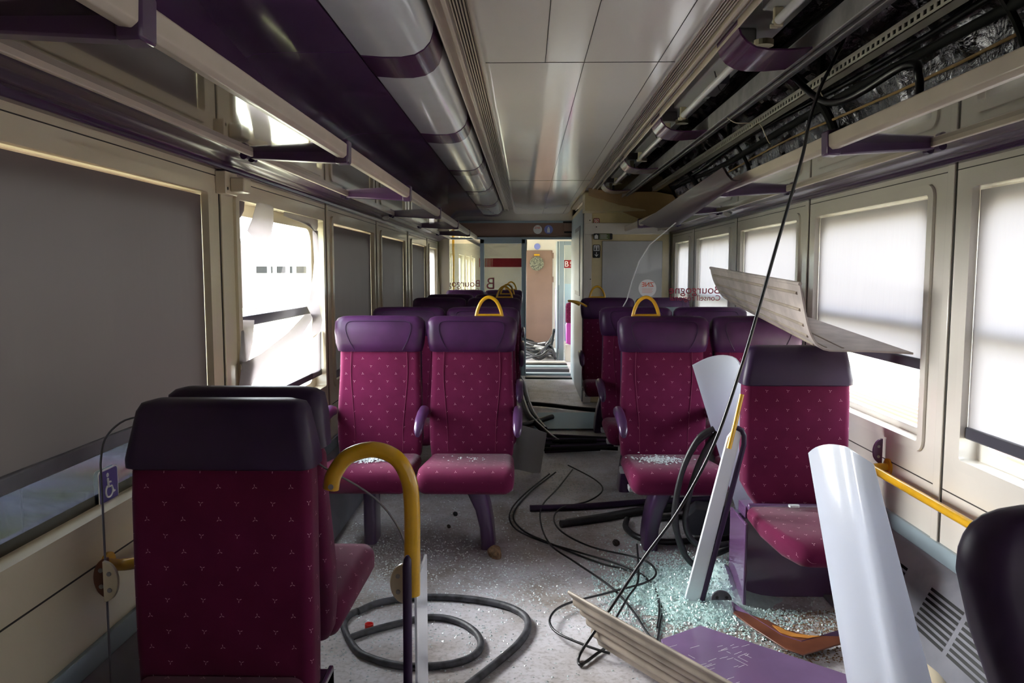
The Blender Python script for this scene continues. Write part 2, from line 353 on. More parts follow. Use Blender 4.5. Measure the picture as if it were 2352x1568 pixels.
# panel seams, rounded raised window surrounds
def seams(side, W, parent, m):
    x = side*WX; s = MB(); g = MB()
    for i in range(len(W)-1):
        a = W[i][1]; c = W[i+1][0]; mid = (a+c)/2
        if a < -1 or c > 11: continue
        for yy in (mid-.028, mid+.028): s.box((x, yy-.003, .36), (x-side*.002, yy+.003, 1.79))
        g.box((x, mid-.024, .36), (x-side*.008, mid+.024, 1.79))
    s.box((x, -3, 1.755), (x-side*.002, 10.2, 1.758))
    s.box((x, -3, .60), (x-side*.002, 10.2, .604))
    s.build('panel_seam', 'seam', parent); g.build('pillar_strip', m, parent, bevel=.003)
seams(-1, LW, wl_, 'cream'); seams(1, RW, wr_, 'creamw')
nwin = 0
def window(side, a, c, z, label, m, transom=False, glass='wglass'):
    global nwin; nwin += 1
    x = side*WX; e = empty('window_%d' % nwin, (side*(WX+.04), (a+c)/2, z)); struct(e, label, 'window')
    f = MB(); T = ZT; y0, y1 = a, c; ex = e.location
    def loc(p): return Vector(p)-ex
    # raised surround, rounded corners, as a lofted ring
    out, inn = [], []
    for (w_, store) in ((.035, out), (-.004, inn)):
        W_ = (y1-y0)/2+w_; H_ = (T-z)/2+w_; r = .05 if w_ > 0 else .012
        store += [loc((0, (y0+y1)/2+p, (z+T)/2+q)) for p, q in rrect(W_, H_, r)]
    n = len(out)
    xa, xb = side*(WX-.0), side*(WX-.012)
    o1 = [Vector((xa-ex.x, p.y, p.z)) for p in out]; o2 = [Vector((xb-ex.x, p.y, p.z)) for p in out]
    i2 = [Vector((xb-ex.x, p.y, p.z)) for p in inn]; i1 = [Vector((side*(WX+.075)-ex.x, p.y, p.z)) for p in inn]
    f.rings([o1, o2, i2, i1], cap=False)
    f.build('window_frame', m, e, smooth=35)
    o3 = [loc((side*(WX+.050), (y0+y1)/2+pp, (z+T)/2+qq)) for pp, qq in rrect((y1-y0)/2+.004, (T-z)/2+.004, .012)]
    o4 = [loc((side*(WX+.050), (y0+y1)/2+pp, (z+T)/2+qq-.012)) for pp, qq in rrect((y1-y0)/2-.045, (T-z)/2-.045, .09)]
    o5 = [v_+Vector((side*.02, 0, 0)) for v_ in o4]
    MB().rings([o3, o4, o5], cap=False).build('glazing_rim', m, e, smooth=35)
    if glass == 'dglass':
        p = MB(); xq = side*(WX+.047); p.add([loc((xq, y0-.01, z-.01)), loc((xq, y1+.01, z-.01)), loc((xq, y1+.01, .935)), loc((xq, y0-.01, .935))], [(0, 1, 2, 3)]); p.build('dark_reflection_pane', 'dglass', e); glass = 'wglass'  # added lower pane carrying the painted dark reflections
    p = MB(); xg = side*(WX+.072)
    p.add([loc((xg, y0-.01, z-.01)), loc((xg, y1+.01, z-.01)), loc((xg, y1+.01, T+.01)), loc((xg, y0-.01, T+.01))], [(0, 1, 2, 3)])
    p.build('pane', glass, e)
    if transom:
        t = MB(); t.box(loc((side*(WX+.045), y0, 1.16)), loc((side*(WX+.07), y1, 1.205))); t.build('transom', 'bar', e, bevel=.004)
    return e
names = ['behind the camera', 'behind the camera second', 'beside the camera']
for i, (a, c, z) in enumerate(LW):
    if i < 3: continue
    lab = {3: 'large left window nearest the camera, dark reflections put into the glass tint under its grey blind', 4: 'left window with the torn blind and a bright railway yard behind',
           5: 'left window beside the first pair of seats, teal light at its edge', 6: 'left window beside the second row of seats', 7: 'left window fifth from the camera, blind fully down',
           8: 'narrow bright left window next to the end partition', 9: 'bright vestibule door window beyond the glass partition', 10: 'left window just past the far vestibule door',
           11: 'second left window past the far vestibule door', 12: 'last left window deep in the far coach'}[i]
    window(-1, a, c, z, lab, 'cream', transom=(i in (4,)), glass='dglass' if i == 3 else 'wglass')
for i, (a, c, z) in enumerate(RW):
    if i < 3: continue
    lab = {3: 'right window nearest the camera with a gap under the blind', 4: 'right window behind the hanging ribbed panel, open below its blind', 5: 'right window beside the first right seat row',
           6: 'right window with a stained blind and curtain-like folds', 7: 'narrow rightmost far window next to the toilet wall', 8: 'right vestibule door window beyond the toilet cabin', 9: 'far right window in the next coach'}[i]
    window(1, a, c, z, lab, 'creamw', transom=(i in (3, 4, 5, 6, 7)))
# windows beside / behind the camera: only the panes and blinds matter for the light
# ---- floor
b = MB(); b.box((-1.43, -3.4, -.06), (1.43, 20.2, 0)); struct(b.build('floor', 'floor'), 'grey vinyl floor littered with broken glass', 'floor')
# ---- outer roof shell + ends
b = MB(); b.box((-1.43, -3.4, 2.50), (1.43, 20.2, 2.56))
for s_ in (-1, 1): b.box((s_*1.35, -3.4, 2.0), (s_*1.43, 20.2, 2.5))
struct(b.build('trim_1', 'dark'), 'dark roof structure above the ceiling panels', 'roof')
b = MB(); b.box((-1.43, -3.46, -.05), (1.43, -3.4, 2.56)); struct(b.build('wall_back', 'creamw'), 'cream wall closing the coach behind the camera', 'wall')
b = MB(); b.box((-1.43, 20.2, -.05), (1.43, 20.26, 2.56)); struct(b.build('wall_far', 'creamw'), 'cream wall closing the far coach', 'wall')
# ---- centre ceiling
CY = [-3.4, -.62, 2.90, 10.45]
prof = [(-.36, 2.205), (-.352, 2.18), (-.335, 2.158), (-.315, 2.15), (.335, 2.15), (.36, 2.158), (.382, 2.18), (.39, 2.205)]
ce = MB()
ce.sheet([[(x, y, z) for x, z in prof] for y in (-3.4, 10.45)], .006)
ceo = struct(ce.build('ceiling', 'ceil', smooth=40), 'glossy cream centre ceiling panels running the length of the coach', 'ceiling')
sm = MB()
for yy in (2.90, -.6, 6.6): sm.box((-.33, yy-.0015, 2.1455), (.35, yy+.0015, 2.1475))
sm.box((-.116, -3.4, 2.1458), (-.114, 2.9, 2.147)); sm.box((.024, -3.4, 2.1458), (.026, 10.4, 2.147)); sm.box((.29, -3.4, 2.1458), (.292, 10.4, 2.147))
sm.build('panel_joint', 'seam', ceo)
# slotted vent strips both sides, moulding
for s_, x0, nm, lb in ((-1, -.36, 'trim_2', 'slotted beige air vent strip left of the centre ceiling'), (1, .392, 'trim_3', 'ribbed beige moulding right of the centre ceiling')):
    t = MB(); t.box((x0, -3.4, 2.205), (x0+s_*.112, 10.4, 2.215))
    o = struct(t.build(nm, 'rail'), lb, 'ceiling trim')
    g = MB()
    for k in range(5): g.box((x0+s_*(.008+.010*k), -3.4, 2.196), (x0+s_*(.013+.010*k), 10.4, 2.206))
    g.build('vent_rib', 'rail', o, bevel=.001)
    g = MB(); g.box((x0+s_*.006, -3.4, 2.2035), (x0+s_*.056, 10.4, 2.2045)); g.build('vent_slot', 'seam', o)
    g = MB(); g.box((x0+s_*.06, -3.4, 2.185), (x0+s_*.075, 10.4, 2.206)); g.box((x0+s_*.105, -3.4, 2.18), (x0+s_*.112, 10.4, 2.25)); g.build('edge_lip', 'rail', o, bevel=.004)
# ---- left light line: diffusers and plum bands
DP = [(-.735, 2.118), (-.66, 2.112), (-.60, 2.112), (-.555, 2.120), (-.525, 2.137), (-.505, 2.160), (-.495, 2.19), (-.49, 2.24)]
def strip(pr, y0, y1, t=.004): return MB().sheet([[(x, y, z) for x, z in pr] for y in (y0, (y0+y1)/2, y1)], t)
bands = [2.68-1.49*k for k in range(3, 0, -1)]+[2.68+1.49*k for k in range(6)]
ords = ['third band behind the camera', 'second band behind the camera', 'overhead', 'nearest the camera, the widest in view', 'second from the camera', 'third from the camera', 'fourth from the camera', 'fifth from the camera', 'sixth, beside the end partition']
def offs(pr, d): return [(x, z-d) for x, z in pr]
for k, yb in enumerate(bands):
    if yb < -2: continue
    y1 = bands[k+1] if k+1 < len(bands) else 10.40
    e = empty('ceiling_light', (-.62, yb, 2.11)); tag(e, 'grey curved diffuser with plum band, %s, left ceiling' % ords[k], 'light fitting', 'curved ceiling lights on the left')
    M_ = Vector(e.location)
    def sh(o_):
        for v in o_.data.vertices: v.co -= M_
        return o_
    sh(strip(DP, yb+.27, y1-.004).build('diffuser', 'diffuser', e, smooth=50))
    sh(strip(offs(DP, .003), yb, min(yb+.27, 10.4), .006).build('band', 'band', e, smooth=50))
# ---- left purple ceiling lining
PP = [(-.742, 2.118), (-1.02, 2.118), (-1.08, 2.112), (-1.13, 2.095), (-1.18, 2.06), (-1.26, 1.99), (-1.345, 1.94)]
ys = [-3.4, -1.6, -.35, 1.15, 2.64, 4.16, 5.66, 7.2, 8.7, 10.4]
lb = ['x', 'x', 'directly above the camera', 'nearest the camera, with a long white reflection', 'behind the curved front seam', 'third from the camera', 'fourth from the camera', 'fifth from the camera', 'last before the end partition']
for k in range(1, len(ys)-1):
    o = strip(PP, ys[k]+.002, ys[k+1]-.002, .005).build('ceiling_panel', 'gloss', smooth=40)
    tag(o, 'glossy dark purple ceiling panel above left rack, %s' % (lb[k] if k > 1 else 'behind the camera'), 'ceiling panel', 'purple ceiling panels over the left rack')
strip([(x, z+.012) for x, z in PP], -3.4, 10.4, .004).build('trim_4', 'dark'); struct(bpy.data.objects['trim_4'], 'dark backing behind the purple ceiling panels', 'ceiling trim')
# ---- header and end partition
YE = 10.45
b = MB(); b.box((-1.35, YE, 2.03), (.42, YE+.06, 2.5)); o = struct(b.build('wall_end', 'creamw'), 'cream cross wall strip above the far doorway', 'wall')
h = MB(); h.box((-1.35, YE+.02, 1.84), (.42, YE+.08, 2.04)); h.build('header_panel', 'browndoor', o)
h = MB(); h.box((-1.35, YE-.02, 1.815), (.42, YE+.06, 1.845)); h.box((-1.35, YE-.02, 2.03), (.42, YE, 2.06)); h.build('header_rail', 'frame', o, bevel=.004)
# partition (left): column, pale frame, glass, frosted base, red band
e = empty('glass_partition', (-.7, YE, 0)); tag(e, 'glass partition in pale blue-grey frame at the far left end', 'partition')
def L(e_, o_):
    for v in o_.data.vertices: v.co -= e_.location
    return o_
xl, xr = -1.20, atY(1208, 700, YE).x
f = MB()
for xx in (-.80, xr-.06): f.box((xx, YE-.02, 0), (xx+.055, YE+.03, 1.82))
f.box((-.80, YE-.02, 1.76), (xr, YE+.03, 1.82)); f.box((xr-.012, YE-.03, 0), (xr, YE+.04, 1.82))
L(e, f.build('partition_frame', 'frame', e, bevel=.004))
g = MB(); g.box((xl, YE, 1.13), (xr-.06, YE+.008, 1.76)); L(e, g.build('glass_pane', 'pglass', e))
g = MB(); g.box((xl, YE-.002, .42), (xr-.06, YE+.010, 1.13)); L(e, g.build('frosted_panel', 'frost', e))
g = MB(); g.box((xl, YE-.01, 0), (xr-.06, YE+.02, .42)); L(e, g.build('kick_panel', 'greyp', e))
zb0, zb1 = atY(1160, 613, YE).z, atY(1160, 593, YE).z; xa, xb = atY(1131, 600, YE).x, atY(1198, 600, YE).x; xs = atY(1101, 600, YE).x
g = MB(); g.box((xa, YE-.006, zb0), (xb, YE-.003, zb1)); L(e, g.build('red_band', 'red', e))
g = MB()
for k in range(9): xx = xs+(xa-xs)*k/9; g.box((xx, YE-.006, zb0), (xx+.008+.0012*k, YE-.003, zb1))
L(e, g.build('red_stripes', 'red', e))
p_ = atY(1196, 648, YE)
t = text('mirrored_lettering', 'Bourgogne', .13, (xa-.16-e.location.x, .004, 1.19), (PI/2, 0, PI), 'redtext', e)
t = text('mirrored_emblem', 'B', .22, (xa+.04-e.location.x, .004, 1.16), (PI/2, 0, PI), 'redtext', e); t
t = text('mirrored_small_print', 'Conseil régional', .05, (xa-.18-e.location.x, .004, 1.135), (PI/2, 0, PI), 'redtext', e)
# cream column between wall and partition
b = MB(); b.box((-1.35, YE-.06, 0), (-1.205, YE+.06, 2.05)); struct(b.build('trim_5', 'cream', bevel=.01), 'cream column between the last left window and the partition', 'column')
# discs on header
for px, m_, lb_, nm in ((1235, 'signwhite', 'round white sticker with red print on the far header', 'orangetext'), (1260, 'bluelt', 'round pale blue bottle sticker on the far header', 'signwhite')):
    c = atY(px, 527, YE+.02); e = empty('round_sticker', (c.x, c.y-.003, c.z)); tag(e, lb_, 'sticker')
    MB().disc((0, 0, 0), .058, (0, -1, 0), .002).build('disc', m_, e)
    g = MB()
    if nm == 'orangetext': text('letters', 'ZNE', .04, (-.042, -.004, .01), (PI/2, 0, 0), nm, e)
    else: g.box((-.018, -.004, -.04), (.018, -.003, .015)); g.box((-.009, -.004, .015), (.009, -.003, .035)); g.build('bottle_shape', nm, e)
c = atY(1306, 523, YE+.02); b = MB(); b.box((c.x-.06, YE-.03, c.z-.05), (c.x+.06, YE+.02, c.z+.06)); o = b.build('header_box', 'browndoor', bevel=.004); tag(o, 'small brown control box with dark red mark on the header', 'control box')
b = MB(); b.box((c.x-.075, YE-.035, c.z+.06), (c.x+.06, YE+.0, c.z+.08)); b.build('dark_edge', 'black', o); b = MB(); b.box((c.x-.06, YE-.035, c.z-.07), (c.x+.06, YE, c.z-.05)); b.build('dark_edge', 'black', o)
# ---- WC cabin on the right: front wall at Y=8.3, side wall X=.42
YC = 8.30
b = MB(); b.box((.42, YC, 0), (1.35, YC+.06, 2.12)); b.box((.42, YC, 0), (.47, YE+.10, 2.12)); b.box((1.30, YC, 0), (1.35, YC+.4, 2.1))
wc = struct(b.build('wall_right_end', 'wcwall', bevel=.012), 'cream cross wall of the toilet cabin with signs on it', 'wall')
c0, c1 = atY(1383, 553, YC), atY(1519, 700, YC)
b = MB(); b.box((c0.x, YC-.02, .1), (c1.x, YC, c0.z)); o = b.build('wall_panel', 'grayboard', bevel=.008); tag(o, 'large flat grey access panel on the cream toilet wall', 'panel')
g = MB(); g.box((.42, YC-.035, 1.78), (1.30, YC, 1.90)); g.box((.415, YC-.03, 0), (.50, YC, 2.1)); g.build('pale_frame', 'creamw', wc, bevel=.006)
s_ = MB()
for px, py in ((1355, 506), (1356, 641), (1370, 521)): c = atY(px, py, YC-.035); s_.disc(c, .006, (0, -1, 0), .003, 10)
s_.build('bolt', 'seam', wc)
# framed slim window in side wall
y0_, y1_ = atX(1328, 600, .42).y, atX(1336, 600, .42).y
f = MB(); f.box((.405, 8.75, 1.12), (.42, 9.6, 1.90)); o = f.build('side_mirror', 'bar', bevel=.006); tag(o, 'narrow dark framed glass pane on the toilet side wall', 'window pane')
g = MB(); g.box((.402, 8.80, 1.17), (.406, 9.55, 1.85)); g.build('pane', 'frame', o)
g = MB(); g.box((.410, 8.36, 0), (.419, 10.5, 2.06)); g.build('side_facing', 'frame', wc)
# signs on the toilet wall
def sign(px, py, w_, h_, Y, name, label, m_='black', par=None):
    c = atY(px, py, Y); e = empty(name, (c.x, Y-.001, c.z)); tag(e, label, 'sign')
    b = MB(); b.prism([(x, 0, z) for x, z in rrect(w_/2, h_/2, .012)], (0, -.003, 0)); b.build('plate', m_, e); return e
SC = YC/1800
e = sign(1370, 508, 14*SC, 14*SC, YC-.002, 'no_smoking_sign', 'small red framed no smoking sign high on the toilet wall', 'red')
g = MB(); g.box((-.024, -.0042, -.024), (.024, -.003, .024)); g.build('white_field', 'signwhite', e)
g = MB(); g.tube([(math.cos(a)*.018, -.005, math.sin(a)*.018) for a in [2*PI*k/20 for k in range(20)]], .003, 6, closed=True); g.tube([(-.012, -.005, -.012), (.012, -.005, .012)], .0025, 6); g.build('ring_and_bar', 'redcap', e)
e = sign(1385, 543, 43*SC, 14*SC, YC-.035, 'luggage_sign', 'black and green luggage sign above the grey panel', 'black')
g = MB(); g.box((-.088, -.0045, -.024), (-.052, -.003, .012)); g.box((-.078, -.0045, .012), (-.062, -.003, .02)); g.build('suitcase', 'signwhite', e)
g = MB(); g.box((-.04, -.0045, -.03), (.07, -.003, .03)); g.build('green_field', 'green', e)
g = MB(); [g.box((-.03, -.0052, -.02+.012*k), (.05-.012*(k % 2), -.0045, -.016+.012*k)) for k in range(4)]; g.build('text_lines', 'signwhite', e)
e = sign(1370, 577, 17*SC, 30*SC, YC-.002, 'toilet_sign', 'black and white toilet sign with two figures and arrow', 'black')
g = MB(); g.box((-.03, -.0045, .004), (.03, -.003, .062)); g.build('white_field', 'signwhite', e)
g = MB()
for xx in (-.015, .015): g.disc((xx, -.0045, .048), .0055, (0, -1, 0), .001, 12); g.prism([(xx-.008, -.0045, .01), (xx+.008, -.0045, .01), (xx+.005, -.0045, .041), (xx-.005, -.0045, .041)], (0, -.001, 0))
g.box((-.001, -.0055, .006), (.001, -.0045, .06)); g.build('figures', 'black', e)
g = MB(); g.box((-.003, -.0045, -.05), (.003, -.003, -.008)); g.prism([(-.02, -.003, -.034), (0, -.003, -.058), (.02, -.003, -.034), (.014, -.003, -.030), (0, -.003, -.047), (-.014, -.003, -.030)], (0, -.0015, 0)); g.build('arrow', 'signwhite', e)
# ---- beyond the doorway
b = MB(); b.box((-.24, 14.0, 0), (1.35, 14.06, 2.5)); b.box((-.24, 14.0, 0), (-.18, 20.2, 2.5)); struct(b.build('wall_vestibule', 'creamw'), 'cream vestibule wall around the far brown door', 'wall')
b = MB(); b.box((-1.35, 10.53, 2.06), (1.35, 20.2, 2.10)); struct(b.build('trim_6', 'ceil'), 'pale lowered ceiling of the vestibule beyond', 'ceiling trim')
b = MB(); b.box((-.24, 10.53, 1.83), (.42, 10.9, 1.87)); struct(b.build('trim_7', 'tan'), 'yellowish lintel inside the far doorway', 'door trim')
c0, c1 = atY(1209, 575, 13.98), atY(1268, 800, 13.98)
e = empty('door_1', (c0.x, 13.98, 0)); struct(e, 'pinkish brown far door with round speckled window', 'door')
g = MB(); g.box((0, -.02, 0), (c1.x-c0.x, .015, c0.z)); g.build('door_leaf', 'browndoor', e, bevel=.006)
g = MB()
for yy in (1.62, 1.2): g.box((c1.x-c0.x-.005, -.035, yy), (c1.x-c0.x+.02, -.01, yy+.1))
g.build('hinge', 'browndoor', e)
pc = atY(1233, 605, 13.95)-e.location
MB().disc(pc, .125, (0, -1, 0), .008, 40).build('round_window', 'porthole', e)
g = MB(); g.box((pc.x-.05, -.035, pc.z+.14), (pc.x+.05, -.02, pc.z+.165)); g.build('yellow_label', 'yellow', e)
c = atY(1234, 566, 13.99); MB().disc(c, .055, (0, -1, 0), .004).build('round_sticker', 'bluelt'); tag(bpy.data.objects[-1] if False else COL.objects[-1], 'round blue sticker above the far brown door', 'sticker')
# second partition (right side, Y=12.3)
Y2 = 12.3
c0 = atY(1279, 700, Y2); e = empty('glass_screen', (c0.x, Y2, 0)); tag(e, 'second pale framed glass screen seen through the doorway', 'partition')
g = MB(); g.box((0, 0, 0), (.03, .5, 1.86)); g.box((.035, -.02, 0), (.11, .02, 1.86)); g.box((.11, -.02, 1.80), (1.0, .02, 1.86)); g.build('pale_post', 'frame', e, bevel=.004)
g = MB(); g.box((.12, 0, 1.2), (1.0, .008, 1.8)); g.build('glass_pane', 'pglass', e)
g = MB(); g.box((.12, 0, .3), (1.0, .01, 1.2)); g.build('frosted_panel', 'frost', e)
s0, s1 = atY(1294, 615, Y2), atY(1345, 597, Y2)
g = MB(); g.box((s0.x-c0.x, -.012, s0.z), (s1.x-c0.x, -.008, s1.z)); g.build('red_plate', 'red', e)
text('white_emblem', 'B', .12, (s0.x-c0.x+.015, -.014, s0.z+.02), (PI/2, 0, 0), 'signwhite', e)
text('white_lettering', 'Bourgogne', .055, (s0.x-c0.x+.10, -.014, s0.z+.06), (PI/2, 0, 0), 'signwhite', e)
text('white_small_print', 'Conseil régional', .03, (s0.x-c0.x+.10, -.014, s0.z+.02), (PI/2, 0, 0), 'signwhite', e)
# wall skirts and heaters on both sides
for s_, nm, lb_ in ((-1, 'baseboard_left', 'grey skirting heater cover along the left wall'), (1, 'baseboard_right', 'grey skirting heater cover with louvres along the right wall')):
    g = MB(); y1_ = 10.2 if s_ < 0 else 8.2
    g.prism([(s_*1.35, -3, 0), (s_*1.18, -3, 0), (s_*1.18, -3, .10), (s_*1.28, -3, .30), (s_*1.35, -3, .34)], (0, y1_+3, 0))
    o = struct(g.build(nm, 'greyp', bevel=.006), lb_, 'heater cover')
    g = MB(); g.box((s_*1.35, -3, .335), (s_*1.335, y1_, .40)); g.build('metal_strip', 'frame', o, bevel=.003)
    if s_ > 0:
        a_, c_ = Vector((1.18, 0, .10)), Vector((1.28, 0, .30)); nn = Vector((-.2, 0, .1)).normalized()
        gs = MB(); dv = MB()
        for yb in [1.05+.62*k for k in range(9)]:
            for yy in (yb, yb+.235):
                for k in range(8):
                    t0 = .2+k*.09; p0 = a_.lerp(c_, t0)+nn*.001; p1 = a_.lerp(c_, t0+.05)+nn*.001
                    gs.add([p0+Vector((0, yy, 0)), p1+Vector((0, yy, 0)), p1+Vector((0, yy+.21, 0)), p0+Vector((0, yy+.21, 0))], [(0, 1, 2, 3)])
            dv.box((1.19, yb-.09, .11), (1.191, yb-.086, .12))
        gs.build('louvre_slots', 'black', o)
        g = MB(); g.box((1.18, -3, 0), (1.10, 8.2, .012)); g.build('floor_lip', 'greyp', o, bevel=.003)
# ---- outside
b = MB(); b.box((-400, -300, -1.35), (400, 600, -1.15)); struct(b.build('ground', 'moss'), 'sunlit mossy ballast of the railway yard outside', 'ground')
for x, lb_ in ((-3.2, 'rusty rail closest outside the left windows'), (-4.7, 'second rusty rail outside the left windows'), (-7.4, 'third rail outside the left windows'), (-8.9, 'fourth rail outside the left windows'), (-12.5, 'pair track rail far outside on the left'), (-14, 'farthest rail of the left yard')):
    b = MB(); b.box((x-.035, -40, -1.15), (x+.035, 220, -1.0)); tag(b.build('railway_rail', 'paleiron'), lb_, 'rail', 'rails outside the left windows')
for k, x in enumerate([5.75+.18*q for q in range(8)]):
    b = MB(); b.box((x-.035, -30, -1.15), (x+.035, 90, -1.0)); tag(b.build('steel_rail', 'rust'), 'long rusty rail lying outside the right windows, number order %s from the train' % ['first', 'second', 'third', 'fourth', 'fifth', 'sixth', 'seventh', 'eighth'][k], 'rail', 'spare rails stored outside on the right')
bl = empty('yard_building', (-42, 125, -1.15)); tag(bl, 'pale flat yard building with a dark window band in the distance', 'building')
g = MB(); g.box((-14, 0, 0), (24, 12, 6.5)); g.build('wall', 'conc', bl)
g = MB()
for a_, c_ in ((2.6, 5.2), (5.9, 7.3), (8.0, 10.6), (11, 14.2)): g.box((a_-4.0, -.15, 2.2), (c_-4.0, .05, 3.3))
g.build('window_band', 'dark', bl)
for px, D, lb_ in ((678, 100, 'taller pale catenary mast beyond the torn blind'), (620, 100, 'shorter pale catenary mast left of the other'), (1010, 160, 'most distant pale catenary mast behind the far blinds')):
    p = atY(px, 700, D); e = empty('catenary_mast', (p.x, D, -1.15)); tag(e, lb_, 'mast', 'masts in the railway yard')
    g = MB(); g.box((-.18, -.18, 0), (.18, .18, 6.6 if px == 678 else 5.2)); g.build('post', 'steel', e)
    g = MB(); g.tube([(0, 0, 5.4), (-2.2, 0, 4.9)], .09, 6); g.build('arm', 'steel', e)
#MARK_TRAIN
# ================================================================== RACKS
def rack(side):
    xf, xw = side*.842, side*1.185; DZ = -.030
    nm = 'left' if side < 0 else 'right'
    Yend = 10.3 if side < 0 else 8.2
    e = empty('luggage_rack', (0, 0, 0)); e.location = (side*1.1, 3, 1.86)
    tag(e, 'long %s overhead luggage rack with smoked glass shelf, beige front rail and purple brackets' % nm, 'luggage rack')
    def P(o):
        for v in o.data.vertices: v.co.z += DZ
        return L(e, o)
    y0 = -1.6
    P(MB().prism([(xf+side*.0, y0, 1.835), (xf-side*.012, y0, 1.845), (xf-side*.014, y0, 1.885), (xf+side*.010, y0, 1.895), (xf+side*.028, y0, 1.88), (xf+side*.024, y0, 1.838)], (0, Yend-y0, 0)).build('front_rail', 'rail', e, bevel=.003))
    P(MB().box((xf+side*.02, y0, 1.858), (xw, Yend, 1.863)).build('glass_shelf', 'smoke', e))
    P(MB().box((xw-side*.014, y0, 1.842), (xw, Yend, 1.862)).build('chrome_strip', 'rail', e, bevel=.003))
    # purple wall extrusion with rounded steps
    pr = [(1.35, 1.808), (1.318, 1.808), (1.312, 1.826), (1.298, 1.832), (1.28, 1.832), (1.268, 1.842), (1.25, 1.848), (1.222, 1.848), (1.205, 1.852), (1.190, 1.860), (1.183, 1.868), (1.183, 1.885), (1.35, 1.90)]
    P(MB().prism([(side*x, y0, z) for x, z in pr], (0, Yend-y0, 0)).build('wall_rail', 'railp', e, bevel=.004, seg=3))
    ys = [1.37+1.52*k for k in range(-1, 6)] if side < 0 else [-.3, 1.22, 2.72, 4.19, 5.7, 7.2]
    for y in ys:
        b = MB()
        # wedge: thin at wall, deep at front
        P_ = [(xw, 1.836), (xf, 1.818), (xf-side*.004, 1.895), (xf+side*.03, 1.90), (xw, 1.872)]
        b.prism([(x, y-.022, z) for x, z in P_], (0, .044, 0)); P(b.build('bracket', 'purple', e, bevel=.005))
        c = MB(); c.prism([(x, y-.03, z) for x, z in [(xf+side*.03, 1.816), (xf-side*.016, 1.818), (xf-side*.019, 1.9), (xf+side*.03, 1.905)]], (0, .06, 0)); P(c.build('bracket_cap', 'purple', e, bevel=.006))
        for dy in (-.04, .04): P(MB().tube([(side*1.195, y+dy-.014, 1.842), (side*1.195, y+dy+.014, 1.842)], .014, 10).build('bracket_clamp', 'vinyldk', e, smooth=40))
rack(-1); rack(1)
# speaker-like cream boxes on left pillar
p = atX(530, 405, -1.33)
e = empty('wall_box', (-1.33, 3.02, 1.70)); tag(e, 'small cream junction box on the left pillar by torn blind', 'junction box')
g = MB(); g.box((-.02, -.06, -.01), (.02, .06, .075)); g.build('bracket_plate', 'cream', e, bevel=.003)
g = MB(); g.box((.02, -.02, .0), (.075, .06, .055)); g.build('cube', 'cream', e, bevel=.006)
g = MB(); g.disc((.021, -.045, .01), .006, (1, 0, 0), .002, 10); g.build('screw', 'seam', e)
# half disc clips
for (px, py, X, lb_) in ((885, 486, -1.255, 'cream half disc clip on the left rack wall rail'), (1672, 482, 1.255, 'cream half disc clip holding the clear screen at the right rack')):
    c = atX(px, py, X); b = MB(); pts = [(c.x+math.cos(a)*.042*(1), c.y, 1.858+math.sin(a)*.072) for a in [PI+PI*k/14 for k in range(15)]]
    b.prism(pts, (0, .02, 0)); o = b.build('panel_clip', 'creamw', smooth=40); tag(o, lb_, 'clip')
    g = MB(); g.disc((c.x, c.y-.003, 1.825), .007, (0, -1, 0), .004, 12); g.build('screw', 'alu', o)
# ================================================================== RIGHT CEILING CAVITY
mp_ = lambda pr: [(-x+.005, z) for x, z in pr]
RP = mp_(DP)
rb = [2.62+1.49*k for k in range(-2, 4)]
rl = ['behind the camera', 'just over the camera', 'nearest in view, large plum band', 'second from the camera', 'third from the camera', 'farthest, by the raw tan board']
for k, y in enumerate(rb):
    ye = rb[k+1] if k+1 < len(rb) else 7.75
    e = empty('fluorescent_light', (.61, y, 2.2)); tag(e, 'open fluorescent light without cover on the right, %s' % rl[k], 'light fitting', 'open fluorescent lights on the right')
    P = lambda o: L(e, o)
    P(strip(RP, y, y+.27, .006).build('band', 'band', e, smooth=50))
    P(MB().tube([(.60, y+.34, 2.175), (.60, ye-.07, 2.175)], .0145, 12).build('tube', 'tube', e, smooth=40))
    g = MB(); g.box((.50, y+.02, 2.27), (.74, ye-.01, 2.275)); g.prism([(.50, y+.02, 2.27), (.485, y+.02, 2.20), (.49, y+.02, 2.20), (.505, y+.02, 2.27)], (0, ye-y-.03, 0))
    P(g.build('reflector_tray', 'grayboard', e))
    g = MB(); g.box((.56, y+.3, 2.215), (.645, ye-.05, 2.27)); P(g.build('batten', 'grayboard', e, bevel=.006))
    for q, yy in enumerate((y+.34, ye-.09)):
        g = MB(); g.box((.585, yy-.008, 2.155), (.615, yy+.012, 2.216)); g.box((.575, yy-.004, 2.15), (.60, yy+.006, 2.165)); P(g.build('tube_holder', 'cream', e, bevel=.004))
    g = MB(); g.disc((.67, y+.30, 2.225), .035, (0, 0, -1), .02, 16); P(g.build('starter', 'cream', e)); g = MB(); g.box((.64, y+.85, 2.20), (.69, y+1.1, 2.265)); P(g.build('ballast', 'grey', e, bevel=.003))
    g = MB(); g.tube(smoothp([(.69, y+.86, 2.21), (.64, y+.80, 2.16), (.60, y+.72, 2.20), (.57, y+.66, 2.24)]), .003, 6); P(g.build('lead_wire', 'wire', e))
# aluminium profiles beside the lights
g = MB()
for x, z, w_ in ((.748, 2.118, .012), (.765, 2.135, .02), (.79, 2.125, .012), (.815, 2.14, .02), (.84, 2.15, .01)): g.box((x, -2, z), (x+w_, 7.85, z+.07))
tag(g.build('ceiling_profile', 'alu', bevel=.003), 'bundle of parallel aluminium ceiling profiles right of the open lights', 'ceiling profile')
